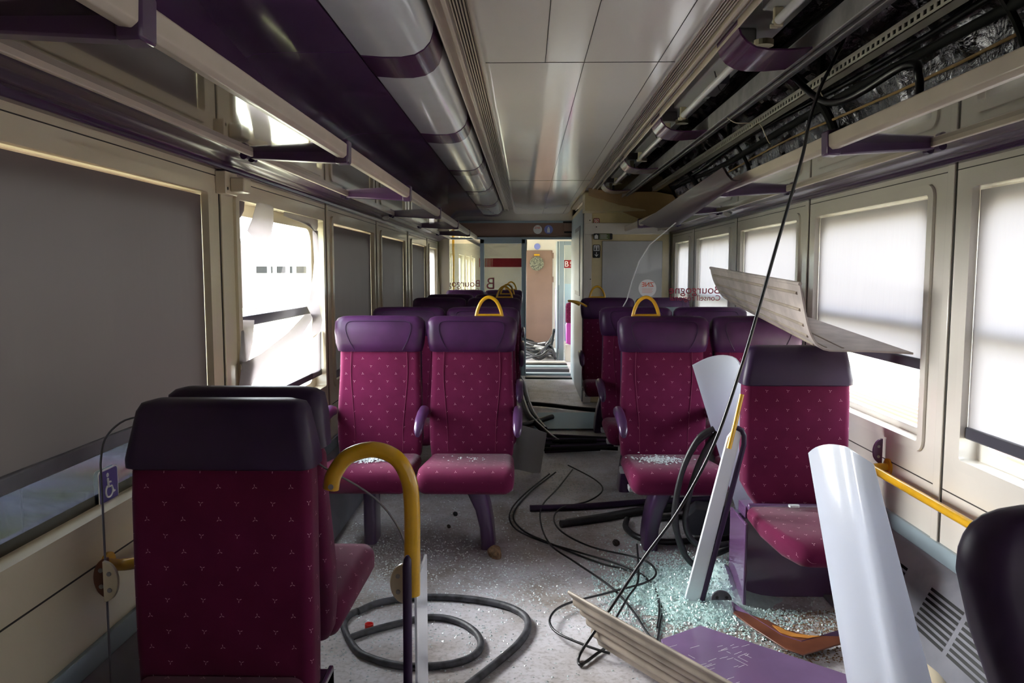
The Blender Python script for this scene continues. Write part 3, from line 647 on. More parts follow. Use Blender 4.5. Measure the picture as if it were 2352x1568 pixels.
# perforated rail
g = MB(); xr0 = 1.03; z0 = 2.165
g.box((xr0, .3, z0), (xr0+.003, 7.7, z0+.012)); g.box((xr0, .3, z0+.027), (xr0+.003, 7.7, z0+.042)); g.box((xr0, .3, z0), (xr0+.045, 7.7, z0+.003))
y = .3
while y < 7.7: g.box((xr0, y, z0+.012), (xr0+.003, y+.018, z0+.027)); y += .040
bk_ = MB().box((xr0+.012, .3, z0+.004), (xr0+.016, 7.7, z0+.042)); o = tag(g.build('perforated_rail', 'creamw'), 'long perforated metal rail hanging in the dark right ceiling', 'rail')
bk_.build('dark_backing', 'dark', o)
for yy in (1.9, 3.4, 4.9, 6.4): MB().box((xr0+.019, yy, z0+.05), (xr0+.04, yy+.04, 2.45)).build('hanger', 'dark', o)
# foil insulation
nx, ny = 26, 300; grid = []
path = [(.85, 2.44), (1.0, 2.40), (1.1, 2.35), (1.2, 2.26), (1.28, 2.13), (1.33, 1.95)]
def onpath(t):
    f = t*(len(path)-1); i = min(int(f), len(path)-2); f -= i; return path[i][0]*(1-f)+path[i+1][0]*f, path[i][1]*(1-f)+path[i+1][1]*f
for j in range(ny):
    yy = -1+8.8*j/(ny-1); row = []
    for i in range(nx):
        x, z = onpath(i/(nx-1)); q = Vector((x*6, yy*6, z*6)); a = noise.noise(q)*.035+abs(noise.noise(q*2.3))*.035+abs(noise.noise(q*5))*.012
        row.append((x-a*.6, yy, z-a))
    grid.append(row)
o = tag(MB().sheet(grid).build('foil_insulation', 'foil', smooth=22), 'crumpled silver foil insulation lining the open right ceiling', 'insulation')
# dark ribs
for k, yy in enumerate([1.3, 2.35, 3.75, 5.15, 6.6]):
    g = MB(); rr_ = [(x*.985-.02, z-.055) for x, z in path]
    g.tube(smoothp([(x, yy, z) for x, z in rr_], 4), .012 if k % 2 else .022, 8)
    tag(g.build('roof_rib', 'dark', smooth=40), 'black curved roof rib over the foil, %s along the right ceiling' % ['first', 'second', 'third', 'fourth', 'fifth', 'sixth', 'seventh', 'eighth', 'ninth'][k], 'roof rib', 'roof ribs in the right ceiling')
for k, (x, z, r, m_, lb_) in enumerate(((1.17, 2.20, .012, 'wire', 'thick black conduit running along the right ceiling void'), (1.21, 2.16, .018, 'dark', 'broad black cable run beside the foil'), (1.13, 2.26, .006, 'brown', 'thin brown cable along the foil insulation'), (1.245, 2.10, .006, 'tan', 'thin tan cable low in the ceiling void'), (.93, 2.33, .02, 'dark', 'upper black duct in the ceiling void'))):
    g = MB(); pts = [(x+.012*math.sin(yy*2.1+k), yy, z+.015*math.sin(yy*1.7+2*k)) for yy in [-.5+.4*q for q in range(21)]]
    g.tube(pts, r, 8); tag(g.build('ceiling_cable', m_, smooth=50), lb_, 'cable', 'cables in the right ceiling')
p0 = atY(1870, 210, 2.75)
g = MB(); g.tube(smoothp([atY(1575+0, 180, 3.6)+Vector((.4, 0, .1)), atY(1900, 235, 2.9), atY(2080, 150, 2.5), atY(2110, 175, 2.4), atY(2110, 240, 2.5)], 8), .013, 8)
tag(g.build('ceiling_cable', 'wire', smooth=50), 'looping black cable arching under the foil near the camera', 'cable', 'cables in the right ceiling')
for pts, lb_ in (([(1670, 270), (1690, 282), (1722, 283), (1730, 290), (1745, 285), (1765, 325), (1770, 330)], 'pale string dangling from the perforated rail'), ([(1878, 178), (1884, 210), (1890, 222)], 'short pale string by the long black cable')):
    g = MB(); g.tube(smoothp([atY(x, y, 3.4) for x, y in pts], 5), .002, 6); tag(g.build('string', 'cream'), lb_, 'string')
# tan raw board closing the cavity
def quadsheet(P, n=8, m=8, sag=None, t=.004):
    A, B_, C_, D_ = [Vector(p) for p in P]; G = []
    for i in range(n+1):
        u = i/n; row = []
        for j in range(m+1):
            v = j/m; p = A.lerp(B_, v).lerp(D_.lerp(C_, v), u)
            if sag: p += Vector(sag(u, v))
            row.append(p)
        G.append(row)
    return MB().sheet(G, t)
# fairing (tan) : curved board from ceiling edge to WC wall
A = [atY(1352, 432, 7.7), atY(1388, 437, 7.72), atY(1415, 440, 7.74), atY(1450, 440, 7.76), atY(1505, 440, 7.76), atY(1545, 447, 7.7), atY(1556, 460, 7.6)]
B_ = [atY(1352, 450, 8.0), atY(1385, 462, 8.05), atY(1412, 478, 8.1), atY(1440, 490, 8.1), atY(1465, 500, 8.1), atY(1490, 505, 8.05), atY(1545, 512, 7.9)]
o = tag(MB().sheet([A, [a.lerp(b_, .5)+Vector((0, -.03, -.01)) for a, b_ in zip(A, B_)], B_], .01).build('tan_board', 'tan', smooth=60), 'curved raw tan board closing the end of the open ceiling', 'board')
g = MB(); g.box((.40, 7.95, 2.0), (1.35, 8.3, 2.5)); struct(g.build('trim_8', 'wcwall'), 'cream bulkhead above the toilet wall', 'ceiling trim')
# dangling long dark panel along right rack
P0, P1, P2, P3 = atY(1476, 512, 7.6), atY(1500, 500, 7.5), atY(1760, 340, 4.2), atY(1700, 410, 4.35)
q = quadsheet([atY(1470, 512, 6.7), atY(1560, 514, 5.75), atY(1705, 412, 3.45), atY(1662, 384, 3.75)], 10, 4, sag=lambda u, v: (0, 0, -.03*math.sin(PI*v)), t=.012)
tag(q.build('hanging_trim_panel', 'hangdark', smooth=50), 'long dark purple trim panel dangling beside the right rack', 'panel')
#MARK_SEATS
# ================================================================== SEATS
def sec(w, d, r, y, z, lean=0): return [(x, yy+y, z) for x, yy in rrect(w, d, r)]
def backrest_mb(cx, w0=.222):
    b = MB(); R = []
    for z, w_, d, y in ((.40, .205, .035, .035), (.43, .218, .045, .035), (.50, .224, .05, .038), (.62, .226, .05, .045), (.74, .220, .047, .055), (.86, .214, .044, .065), (.97, .212, .042, .072), (1.0, .205, .03, .074)):
        R.append([(cx+p[0], p[1], p[2]) for p in sec(w_, d, .03, y, z)])
    b.rings(R, uv=True); return b
def headrest_mb(cx):
    b = MB(); R = []
    for z, w_, d, y in ((.970, .205, .035, .075), (.978, .225, .052, .072), (1.02, .234, .062, .068), (1.08, .240, .062, .070), (1.13, .238, .056, .074), (1.150, .225, .045, .078), (1.160, .20, .030, .08), (1.163, .12, .012, .082)):
        R.append([(cx+p[0], p[1], p[2]) for p in sec(w_, d, .045, y, z)])
    b.rings(R); return b
def cushion_mb(cx):
    b = MB(); R = []
    for y, w_, h, z in ((.03, .20, .03, .40), (.0, .222, .042, .395), (-.12, .226, .045, .40), (-.28, .230, .052, .41), (-.40, .232, .058, .415), (-.46, .230, .055, .408), (-.492, .222, .042, .40), (-.503, .19, .02, .395)):
        R.append([(cx+p[0], y, z-p[1]) for p in rrect(w_, h, .04)])
    b.rings(R, uv=True); return b
def arm_mb(x):
    pts = [(x, .03, .66), (x, -.05, .672), (x, -.14, .665), (x, -.22, .648), (x, -.28, .618), (x, -.30, .598)]
    b = MB(); R = []
    for i, p in enumerate(pts):
        w_ = (.017, .022, .024, .024, .021, .012)[i]; h = (.024, .03, .028, .026, .024, .012)[i]
        R.append([(p[0]+q[0], p[1], p[2]+q[1]) for q in rrect(w_, h, .018, 3)])
    b.rings(R); return b
def hoop_mb(cx, base=1.155):
    b = MB(); pts = [(cx-.070, .075, base), (cx-.059, .075, base+.045), (cx-.036, .075, base+.088), (cx, .075, base+.107), (cx+.036, .075, base+.088), (cx+.059, .075, base+.045), (cx+.070, .075, base)]
    b.tube(smoothp(pts, 5), .0095, 10); b.tube([(cx-.066, .075, base+.010), (cx+.066, .075, base+.010)], .0085, 10); return b
def make_double(mir=1):
    """pair of seats, faces -Y, aisle on +X*mir side, origin on the floor between both seats"""
    r = empty('double_seat')
    for cx in (-.245, .245):
        bk = backrest_mb(cx).build('backrest', 'fabric', r, smooth=50)
        s = MB()
        for sx in (-1, 1):
            s.tube(smoothp([(cx+sx*.145, -.0005+.025, .99), (cx+sx*.150, .018, .86), (cx+sx*.140, .004, .72), (cx+sx*.128, -.009, .58), (cx+sx*.125, -.011, .45)], 4), .0022, 5)
        s.build('piping', 'pinkseam', bk)
        hd = headrest_mb(cx).build('headrest', 'vinyl', r, smooth=60)
        s = MB(); s.tube(smoothp([(cx-.125, .008, .985), (cx-.155, .004, 1.04), (cx-.172, .008, 1.10), (cx-.155, .017, 1.134), (cx-.08, .020, 1.138), (cx, .020, 1.138), (cx+.08, .020, 1.138), (cx+.155, .017, 1.134), (cx+.172, .008, 1.10), (cx+.155, .004, 1.04), (cx+.125, .008, .985)], 4), .0018, 5)
        s.build('stitched_seam', 'vinyldk', hd)
        cushion_mb(cx).build('seat_cushion', 'fabric', r, smooth=60)
        s = MB(); R = []
        for z, w_, d, y in ((.36, .19, .02, .08), (.50, .222, .03, .10), (.80, .215, .025, .115), (1.0, .215, .025, .12)): R.append([(cx+p[0], p[1], p[2]) for p in sec(w_, d, .03, y, z)])
        s.rings(R); s.build('back_shell', 'vinyldk', r, smooth=50)
    for x in (-.49+.0, .0, .49): arm_mb(x).build('armrest', 'purple', r, smooth=60)
    hoop_mb(mir*.335).build('grab_handle', 'yellow', r, smooth=60)
    g = MB(); g.box((-.47, -.36, .335), (.47, -.30, .36)); g.box((-.47, .0, .33), (.47, .05, .36)); g.box((-.45, -.36, .345), (-.42, .05, .36)); g.box((.42, -.36, .345), (.45, .05, .36)); g.build('beam_frame', 'alu', r, bevel=.004)
    g = MB(); R = []
    for x, z, wx in ((.20, .345, .060), (.245, .28, .045), (.275, .20, .037), (.293, .11, .034), (.30, .03, .034), (.30, .0, .036)): R.append([(mir*(x+.04)+q[0]*wx/.03, q[1]-.16, z) for q in rrect(.03, .09, .02, 3)])
    g.rings(R); g.build('leg', 'purple', r, smooth=60)
    g = MB(); g.rings([[(-mir*.27+q[0], q[1]-.10, z) for q in rrect(.032, .08, .02, 3)] for z in (0, .345)]); g.build('leg', 'purple', r, smooth=60)
    return r
LX, RX = -.715, .785
ld = make_double(1); rd = make_double(-1)
left = [(4.10, 'frontmost left pair of magenta seats facing the camera, broken glass on window cushion'), (5.12, 'left pair of seats directly behind the frontmost left pair'), (6.95, 'third left pair of seats from the camera'), (7.95, 'fourth left pair of seats from the camera'), (9.85, 'last left pair of seats against the end partition')]
right = [(4.10, 'frontmost right pair of magenta seats, partly hidden by fallen white panel'), (5.15, 'right pair of seats right behind the frontmost right pair'), (6.98, 'last right pair of seats before the toilet wall, seen past clear screen')]
for lst, d0, X in ((left, ld, LX), (right, rd, RX)):
    for i, (y, lb_) in enumerate(lst):
        o = d0 if i == 0 else copy_tree(d0)
        if i == 1:
            for ch in list(o.children):
                if ch.name.startswith('grab_handle'): bpy.data.objects.remove(ch)
        o.location = (X, y-.02, 0); tag(o, lb_, 'train seats', 'double train seats')
mb_ = MB(); q_ = [(-.50, .02, 1.10), (-.56, -.06, 1.13), (-.60, -.12, 1.14), (-.52, -.13, 1.13), (-.44, -.02, 1.09)]
hh = mb_.tube(smoothp([Vector(p) for p in q_], 5), .010, 8).build('bent_grab_handle', 'yellow', o, smooth=60)
gp = MB().tube([(-1.24, 11.35, 0), (-1.24, 11.35, 2.05)], .018, 10).build('vestibule_pole', 'yellow', smooth=50); tag(gp, 'vertical yellow pole by the bright door window beyond the partition', 'grab pole')
# ---- folding seats with trapezoid headrest, facing -Y
def make_fold(cut=True):
    r = empty('folding_seat'); b = MB(); R = []
    for z, w_, d, y in (((.40, .155, .03, 0), (.44, .185, .042, 0), (.50, .218, .048, 0)) if cut else ((.34, .21, .03, 0), (.36, .22, .045, 0), (.50, .222, .05, 0)))+((.65, .222, .05, .0), (.85, .222, .05, .005), (.925, .220, .048, .008)):
        R.append([(p[0], p[1], p[2]) for p in sec(w_, d, .028, y, z)])
    b.rings(R, uv=True); b.build('backrest', 'fabric', r, smooth=50)
    b = MB(); R = []
    for z, w_, d, y in ((.918, .218, .045, .008), (.925, .232, .058, .006), (.945, .232, .06, .006), (1.06, .208, .05, .012), (1.078, .200, .04, .015), (1.086, .17, .02, .018)):
        R.append([(p[0], p[1], p[2]) for p in sec(w_, d, .03, y, z)])
    b.rings(R); b.build('headrest', 'vinyldk', r, smooth=50)
    b = MB(); R = []
    for y, w_, h, z in ((-.05, .19, .02, .385), (-.06, .205, .035, .375), (-.25, .21, .04, .375), (-.42, .185, .045, .37), (-.50, .150, .045, .365), (-.535, .135, .03, .36), (-.545, .10, .01, .36)):
        R.append([(p[0], y, z-p[1]) for p in rrect(w_, h, .03)])
    b.rings(R, uv=True); b.build('seat_cushion', 'fabric', r, smooth=50)
    hz = 0 if cut else -.07; g = MB(); g.box((-.21, -.045, .355+hz), (.21, .06, .405+hz)); g.tube([(-.2, -.05, .405+hz), (.2, -.05, .405+hz)], .016, 12); g.build('hinge_bar', 'gloss', r, bevel=.004)
    g = MB(); g.box((-.235, -.14, 0), (-.222, .10, .36)); g.box((-.222, -.02, 0), (.235, .10, .35)); g.box((.222, -.14, 0), (.235, .10, .36)); g.build('base_box', 'gloss', r, bevel=.004)
    return r
fo = make_fold(False); fo.location = (-.925, 1.885, 0); tag(fo, 'dark folding seat backrest closest to the camera, lower left', 'folding seat', 'folding seats')
f2 = make_fold(); f2.location = (.957, 3.31, 0); tag(f2, 'folding seat with lowered cushion on black base, right', 'folding seat', 'folding seats')
# single seat facing away behind the near folding seat
r = empty('single_seat', (-.935, 2.16, 0), PI); tag(r, 'dark seat facing away behind the nearest folding seat, pink cushion edge showing', 'seat')
b = backrest_mb(0); b.build('backrest', 'fabric', r, smooth=50)
b = MB(); R = []
for z, w_, d, y in ((.92, .20, .035, .075), (.93, .218, .052, .072), (1.02, .212, .055, .070), (1.07, .205, .048, .074), (1.083, .19, .035, .078), (1.09, .16, .015, .08)): R.append([(p[0], p[1], p[2]) for p in sec(w_, d, .03, y, z)])
b.rings(R); b.build('headrest', 'vinyldk', r, smooth=50)
cushion_mb(0).build('seat_cushion', 'fabric', r, smooth=60)
g = MB(); g.box((-.05, -.22, 0), (.10, -.05, .35)); g.build('pedestal', 'gloss', r, bevel=.01)
for v in r.children:
    if v.name.startswith(('backrest',)): v.scale = (.97, 1, .93)
# dark shell lower right, close to camera
r = empty('seat_shell', (.70, 1.05, 0)); tag(r, 'dark purple rounded seat shell cut off by the right frame edge', 'seat')
b = MB(); R = []
for z, xl_, xr_, d in ((.30, .60, .92, .03), (.55, .56, .93, .045), (.75, .50, .94, .05), (.90, .445, .945, .05), (.98, .424, .945, .047), (1.01, .425, .945, .045), (1.03, .430, .945, .042), (1.045, .438, .94, .038), (1.058, .452, .92, .032), (1.067, .472, .90, .026), (1.074, .50, .87, .018), (1.078, .55, .82, .008)):
    R.append([(p[0]+(xl_+xr_)/2-.70, p[1]+.04*(z-.6), z) for p in rrect((xr_-xl_)/2, d, .04)])
b.rings(R); b.build('rear_shell', 'vinyldk', r, smooth=60)
g = MB(); g.box((-.12, -.05, 0), (.2, .1, .32)); g.build('pedestal', 'gloss', r, bevel=.01)
# pink folding seat and dark seat in the vestibule beyond
c0 = atY(1299, 700, 12.1); e = empty('folding_seat', (c0.x+.2, 12.1, 0)); tag(e, 'bright magenta folded seat seen through the doorway on the right', 'folding seat')
g = MB(); g.rings([[(p[0], p[1], z) for p in rrect(w_, .04, .03)] for z, w_ in ((.60, .18), (.62, .2), (.86, .2), (.90, .19), (.92, .15))], uv=True); g.build('backrest', 'fabric', e, smooth=50)
g = MB(); g.rings([[(p[0], p[1]-.02, z) for p in rrect(w_, .05, .03)] for z, w_ in ((.27, .15), (.29, .19), (.58, .2), (.60, .19))]); g.build('folded_cushion', 'magenta', e, smooth=50)
g = MB(); g.box((-.2, .0, 0), (.25, .12, .26)); o = g.build('heater_box', 'creamw', e)
g = MB()
for k in range(4): g.box((-.08+.03*k, -.004, .03), (-.068+.03*k, 0, .24))
g.build('louvre', 'grey', o)
c0 = atY(1268, 700, 13.4); e = empty('folding_seat', (c0.x+.1, 13.4, 0)); tag(e, 'dark folded seat standing beside the far brown door', 'folding seat')
g = MB(); g.rings([[(p[0], p[1], z) for p in rrect(w_, .1, .03)] for z, w_ in ((.0, .03), (.5, .05), (1.1, .05), (1.16, .03))]); g.build('backrest', 'vinyldk', e, smooth=50)
# heap of glass on seat etc. added below
#MARK_DETAIL
# ================================================================== BLINDS
def blind(side, a, c, zb, m, label, bar=True, y_in=.006, wav=.004, ztop=1.675):
    x = side*(WX+.016); e = empty('roller_blind', (x, (a+c)/2, ztop)); tag(e, label, 'blind', 'roller blinds on the %s' % ('left' if side < 0 else 'right'))
    G = []; n = 24
    for i in range(n+1):
        z = zb+(ztop-zb)*i/n; row = []
        for j in range(n+1):
            y = a+y_in+(c-a-2*y_in)*j/n
            row.append(Vector((side*wav*noise.noise(Vector((y*4+side*9, z*.8, a))), y-e.location.y, z-e.location.z)))
        G.append(row)
    MB().sheet(G).build('blind_cloth', m, e, smooth=60)
    if bar: MB().box((-.012, a+y_in-e.location.y, zb-.03-e.location.z), (.012, c-y_in-e.location.y, zb+.012-e.location.z)).build('bottom_bar', 'greyp' if side < 0 else 'bar', e, bevel=.005)
    return e
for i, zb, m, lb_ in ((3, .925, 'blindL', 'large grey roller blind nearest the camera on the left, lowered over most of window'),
        (5, .77, 'blindL', 'grey roller blind beside the frontmost left seats'), (6, .77, 'blindL', 'third intact grey blind along the left wall'), (7, .77, 'blindL', 'fourth intact grey blind along the left wall'), (8, .8, 'blindR', 'narrow blind coloured as brightly backlit, at the far left end')):
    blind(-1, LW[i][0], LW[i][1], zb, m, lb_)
for i, zb, lb_ in ((3, .845, 'bright backlit blind nearest the camera on the right'), (4, 1.045, 'half raised backlit blind behind the hanging ribbed panel'), (5, .80, 'backlit pale blind beside frontmost right seats'), (6, .80, 'stained blind coloured as backlit, second from the toilet wall'), (7, .80, 'narrow bright blind next to the toilet wall')):
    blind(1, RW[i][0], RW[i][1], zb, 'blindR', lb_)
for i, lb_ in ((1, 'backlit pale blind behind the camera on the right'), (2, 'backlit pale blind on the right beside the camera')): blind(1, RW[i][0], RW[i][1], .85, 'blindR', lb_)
# torn blind on left window 2: several cloth pieces + rod
tb = empty('torn_blind', (-WX-.02, 3.8, 1.675)); tag(tb, 'torn grey blind hanging in shreds over the bright left window', 'blind')
def cloth(pts_px, X=-1.36, m='blindL', nm='cloth_shred'):
    """pts_px: list of (left px, right px) pixel pairs down the strip, with optional x offset"""
    G = []
    for a_, b_, *o_ in pts_px:
        ox = o_[0] if o_ else 0; A_ = atX(a_[0], a_[1], X+ox); B2 = atX(b_[0], b_[1], X+ox); mid = (A_+B2)/2+Vector((.03 if o_ else .008, 0, 0))
        r_ = []
        for k in range(9):
            t = k/8; r_.append((A_*(1-t)*(1-t)+mid*2*t*(1-t)+B2*t*t)-tb.location)
        G.append(r_)
    H = []
    for i in range(len(G)-1):
        for q in range(4): H.append([G[i][k].lerp(G[i+1][k], q/4) for k in range(9)])
    H.append(G[-1])
    MB().sheet(H, .0012).build(nm, m, tb, smooth=60)
MT['blindT'] = cloth_mat('backlit_tone_torn_cloth', (150, 144, 146), .4, (225, 220, 222))  # grey blind cloth again, light from behind put into a brighter colour
cloth([((546, 452), (562, 458)), ((546, 480), (560, 484)), ((545, 500), (552, 500))])
cloth([((590, 464), (628, 476), .02), ((580, 500), (628, 510), .04), ((568, 530), (622, 545), .03), ((600, 566), (614, 568), .02)], m='blindT')
cloth([((652, 482), (730, 503)), ((652, 496), (730, 520)), ((680, 506), (728, 528)), ((712, 515), (728, 545))], m='blindT')
cloth([((541, 515), (544, 515)), ((542, 560), (556, 565)), ((543, 640), (572, 640)), ((544, 706), (590, 710))], m='blindT')
cloth([((718, 530), (730, 530)), ((722, 600), (733, 600), .02), ((716, 660), (733, 660), .03), ((706, 705), (733, 700), .04), ((718, 730), (740, 735), .05), ((715, 775), (737, 752), .05)], m='blindT')
cloth([((700, 722), (728, 715), .03), ((660, 765), (690, 775), .04), ((600, 812), (640, 835), .04), ((556, 835), (585, 868), .04), ((548, 890), (570, 905), .02)], m='blindT')
cloth([((548, 735), (584, 735)), ((552, 760), (580, 790), .02), ((550, 830), (565, 850), .02), ((552, 880), (562, 900))], m='blindT')
cloth([((712, 780), (738, 760)), ((714, 830), (738, 820)), ((716, 868), (738, 855))], m='blindT')
MB().box((-.012, -.62, -.87), (.012, .66, -.835)).build('bottom_bar', 'bar', tb, bevel=.004)
# ================================================================== SCREENS AND RAILS NEAR THE CAMERA
YS = 1.985
e = empty('draught_screen', (-.9, YS, 0)); tag(e, 'rounded clear draught screen standing between the near back-to-back seats', 'screen')
out = smoothp([(-1.29, YS, .9), (-1.275, YS, .965), (-1.22, YS, 1.015), (-1.13, YS, 1.03)], 5)+[Vector((-.86, YS, 1.0))]+smoothp([(-.70, YS, .89), (-.60, YS, .832), (-.54, YS, .775), (-.50, YS, .70), (-.495, YS, .62)], 5)
poly = [Vector((-1.29, YS, .02))]+out+[Vector((-.495, YS, .02))]
L(e, MB().prism(poly, (0, .005, 0)).build('clear_pane', 'screen', e))
L(e, MB().tube(poly, .0028, 6).build('pane_edge', 'greyp', e, smooth=60))
def halfdisc(cx, y, cz, r, s_, name, m, label=None, parent=None, th=.012, holes=True):
    o_ = empty(name, (cx, y, cz)) if not parent else None
    pts = [(s_*math.cos(a)*r*.72, 0, math.sin(a)*r) for a in [-PI/2+PI*k/20 for k in range(21)]]
    if parent: pts = [Vector(p)+Vector((cx, y, cz))-parent.location for p in pts]
    b = MB().prism(pts, (0, -th, 0)); 
    ob = b.build('half_disc' if not parent else name, m, o_ or parent, bevel=.002)
    base = Vector((0, 0, 0)) if not parent else Vector((cx, y, cz))-parent.location
    for dz in (-.4, .4):
        MB().disc(base+Vector((s_*r*.32, -th, dz*r)), .006, (0, -1, 0), .003, 12).build('screw', 'alu', ob, smooth=30)
    if o_: tag(o_, label, 'bracket')
    return ob
halfdisc(-1.29, YS-.004, .60-.012, .055, 1, 'screen_bracket', 'cream', parent=e)
halfdisc(-1.29, YS+.02, .588, .055, -1, 'screen_bracket', 'brown', parent=e, holes=False)  # wall-side half of the disc, its shade put into a brown colour
halfdisc(-.497, YS-.004, atY(900, 1335, YS).z, .053, -1, 'screen_bracket', 'cream', parent=e)
e = empty('hooked_grab_pole', (-.47, 1.95, .5)); tag(e, 'thick yellow hooked grab pole rising from dark post in the foreground', 'grab pole')
pts = [atY(x, y, 1.955) for x, y in ((760, 1122), (768, 1088), (800, 1048), (857, 1032), (910, 1052), (938, 1100), (946, 1160), (947, 1260), (947, 1365))]
L(e, MB().tube(smoothp(pts, 8), .0205, 18).build('yellow_tube', 'yellow', e, smooth=60))
L(e, MB().disc(atY(760, 1118, 1.93), .007, (0, -1, 0), .003, 12).build('screw', 'alu', e))
pts = [atY(936, 1275, 1.93), atY(935, 1300, 1.925), atY(937, 1568, 1.925)]; pts.append(Vector((pts[-1].x, pts[-1].y, 0)))
L(e, MB().tube([pts[0], pts[0]+Vector((0, 0, -.01))]+pts[1:], .0, 14, rr=[.004, .010, .0115, .0115, .0115]).build('dark_post', 'brown' if False else 'vinyldk', e, smooth=60))
L(e, MB().box((-.468, 1.945, 0), (-.462, 2.155, .60)).build('white_side_panel', 'white', e))
# left wall rail
e = empty('wall_grab_rail', (-1.35, 2.1, .585)); tag(e, 'short yellow grab rail fixed to the left wall beside the near screen', 'grab rail')
MB().tube(smoothp([(0, 0, 0), (.05, .0, 0), (.085, .03, 0), (.095, .1, 0), (.095, .8, 0), (.05, .9, 0), (0, .9, 0)], 6), .0165, 14).build('rail', 'yellow', e, smooth=60)
MB().disc((0, 0, 0), .035, (1, 0, 0), .008).build('flange', 'yellow', e, smooth=40)
e = empty('wall_grab_rail', (1.35, 3.28, .575)); tag(e, 'long yellow grab rail along the right wall under the windows', 'grab rail')
MB().tube(smoothp([(0, 0, 0), (-.04, .0, 0), (-.075, -.02, 0), (-.08, -.10, 0), (-.08, -1.0, 0), (-.08, -1.9, 0), (-.05, -1.98, 0), (0, -2.0, 0)], 6), .0165, 14).build('rail', 'yellow', e, smooth=60)
MB().disc((0, 0, 0), .036, (-1, 0, 0), .008).build('flange', 'yellow', e, smooth=40)
halfdisc(1.335, 3.32, .635, .055, -1, 'wall_bracket', 'gloss', 'dark plum half disc bracket on the right wall above the yellow rail')
e = tag(MB().prism([(1.349, 2.0, .1), (1.349, 2.0, .1), (1.349, 2.0, .1)], (0, 0, 0)).build('tmp', 'dark'), 'x', 'x'); bpy.data.objects.remove(e)
# wheelchair sign on the left lower glass
c = atX(248, 1115, -1.392); e = empty('wheelchair_sign', (c.x, c.y, c.z), PI/2); tag(e, 'dark blue wheelchair sign stuck on the lower left window glass', 'sign')
MB().prism([(x, 0, z) for x, z in rrect(.052, .052, .012)], (0, -.002, 0)).build('white_border', 'signwhite', e)
MB().prism([(x, -.002, z) for x, z in rrect(.048, .048, .010)], (0, -.001, 0)).build('blue_field', 'blue', e)
g = MB(); g.disc((-.006, -.003, .033), .0065, (0, -1, 0), .001, 16)
g.tube([(-.007, -.004, .024), (-.005, -.004, -.002), (.012, -.004, -.003), (.020, -.004, -.022), (.027, -.004, -.020)], .0034, 8); g.tube([(-.006, -.004, .012), (.009, -.004, .010)], .0028, 8)
g.tube([(math.cos(a)*.018-.002, -.004, math.sin(a)*.018-.014) for a in [2.1+PI*1.35*k/18 for k in range(19)]], .003, 8); g.build('wheelchair_figure', 'signwhite', e)
# ================================================================== CLEAR SCREEN BEHIND SECOND RIGHT ROW
Y5 = 5.58
px = [(1430, 710), (1440, 688), (1452, 645), (1468, 600), (1492, 562), (1530, 530), (1572, 494), (1650, 487)]
e = empty('clear_screen', (.9, Y5, 0)); tag(e, 'slanting clear screen with mirrored red lettering above second right seats', 'screen')
P_ = [atY(x, y, Y5) for x, y in px]+[Vector((1.30, Y5, 1.84)), Vector((1.30, Y5, atY(1430, 706, Y5).z))]
P_[0].z = P_[-1].z
L(e, MB().prism(P_, (0, .006, 0)).build('clear_pane', 'screen', e))
L(e, MB().tube(P_[:9], .0045, 6).build('bright_edge', 'signwhite', e, smooth=60))
zt = P_[0].z
L(e, MB().box((P_[0].x-.02, Y5-.008, .45), (1.30, Y5+.012, zt+.004)).build('base_board', 'frame', e, bevel=.004))
s = atY(1655, 674, Y5-.003)-e.location; text('mirrored_lettering', 'Bourgogne', .083, s, (PI/2, 0, PI), 'redtext', e)
s = atY(1655, 690, Y5-.003)-e.location; text('mirrored_small_print', 'Conseil régional', .055, s, (PI/2, 0, PI), 'redtext', e)
c = atY(1487, 662, Y5-.004)-e.location; o = MB().disc(c, .063, (0, -1, 0), .002, 36).build('round_sticker', 'signwhite', e, smooth=30)
text('sticker_letters', 'ZNE', .045, c+Vector((.045, -.004, .012)), (PI/2, 0, PI), 'orangetext', o)
g = MB(); [g.box((c.x-.038, c.y-.0045, c.z-.004-.009*k), (c.x+.038-.006*(k % 2), c.y-.0035, c.z-.0025-.009*k)) for k in range(4)]; g.build('sticker_lines', 'orangetext', o)
# ================================================================== FALLEN PANELS
def panel(top, bot, n, th, name, m, label, cat='panel', smooth=60, k=3, extra=None):
    A_ = smoothp(top, k); B2 = smoothp(bot, k)
    G = [[a.lerp(b_, i/n) for a, b_ in zip(A_, B2)] for i in range(n+1)]
    o = MB().sheet(G, th).build(name, m, smooth=smooth); tag(o, label, cat); return o, A_, B2
# ribbed panel lying across headrests
near = [atY(x, y, Y) for x, y, Y in ((1838, 652, 3.10), (1845, 690, 3.10), (1855, 742, 3.10), (1868, 778, 3.10), (1892, 802, 3.10), (1940, 806, 3.08), (2000, 807, 3.06), (2098, 812, 3.03))]
far = [atY(x, y, Y) for x, y, Y in ((1632, 615, 4.78), (1638, 640, 4.78), (1648, 662, 4.78), (1660, 680, 4.78), (1678, 690, 4.78), (1712, 693, 4.76), (1725, 694, 4.74), (1762, 697, 4.7))]
o, A_, B2 = panel(near, far, 6, .007, 'ribbed_panel', 'ribback', 'long curved taupe ribbed panel lying across the right headrests', smooth=40)
for t_ in (2, 4.4, 6.6, 8.8, 11, 13.2, 15.5):
    i = int(t_); f = t_-i; a_ = A_[i].lerp(A_[i+1], f)+Vector((-.0045, -.003, 0)); b_ = B2[i].lerp(B2[i+1], f)+Vector((-.0045, -.003, 0))
    a2 = a_.lerp(b_, .03); b2 = a_.lerp(b_, .96); MB().tube([a2, b2], .0065, 8).build('rib', 'ribbed', o, smooth=60)
MB().tube([A_[0], B2[0]], .008, 8).build('top_rim', 'ribback', o, smooth=60)
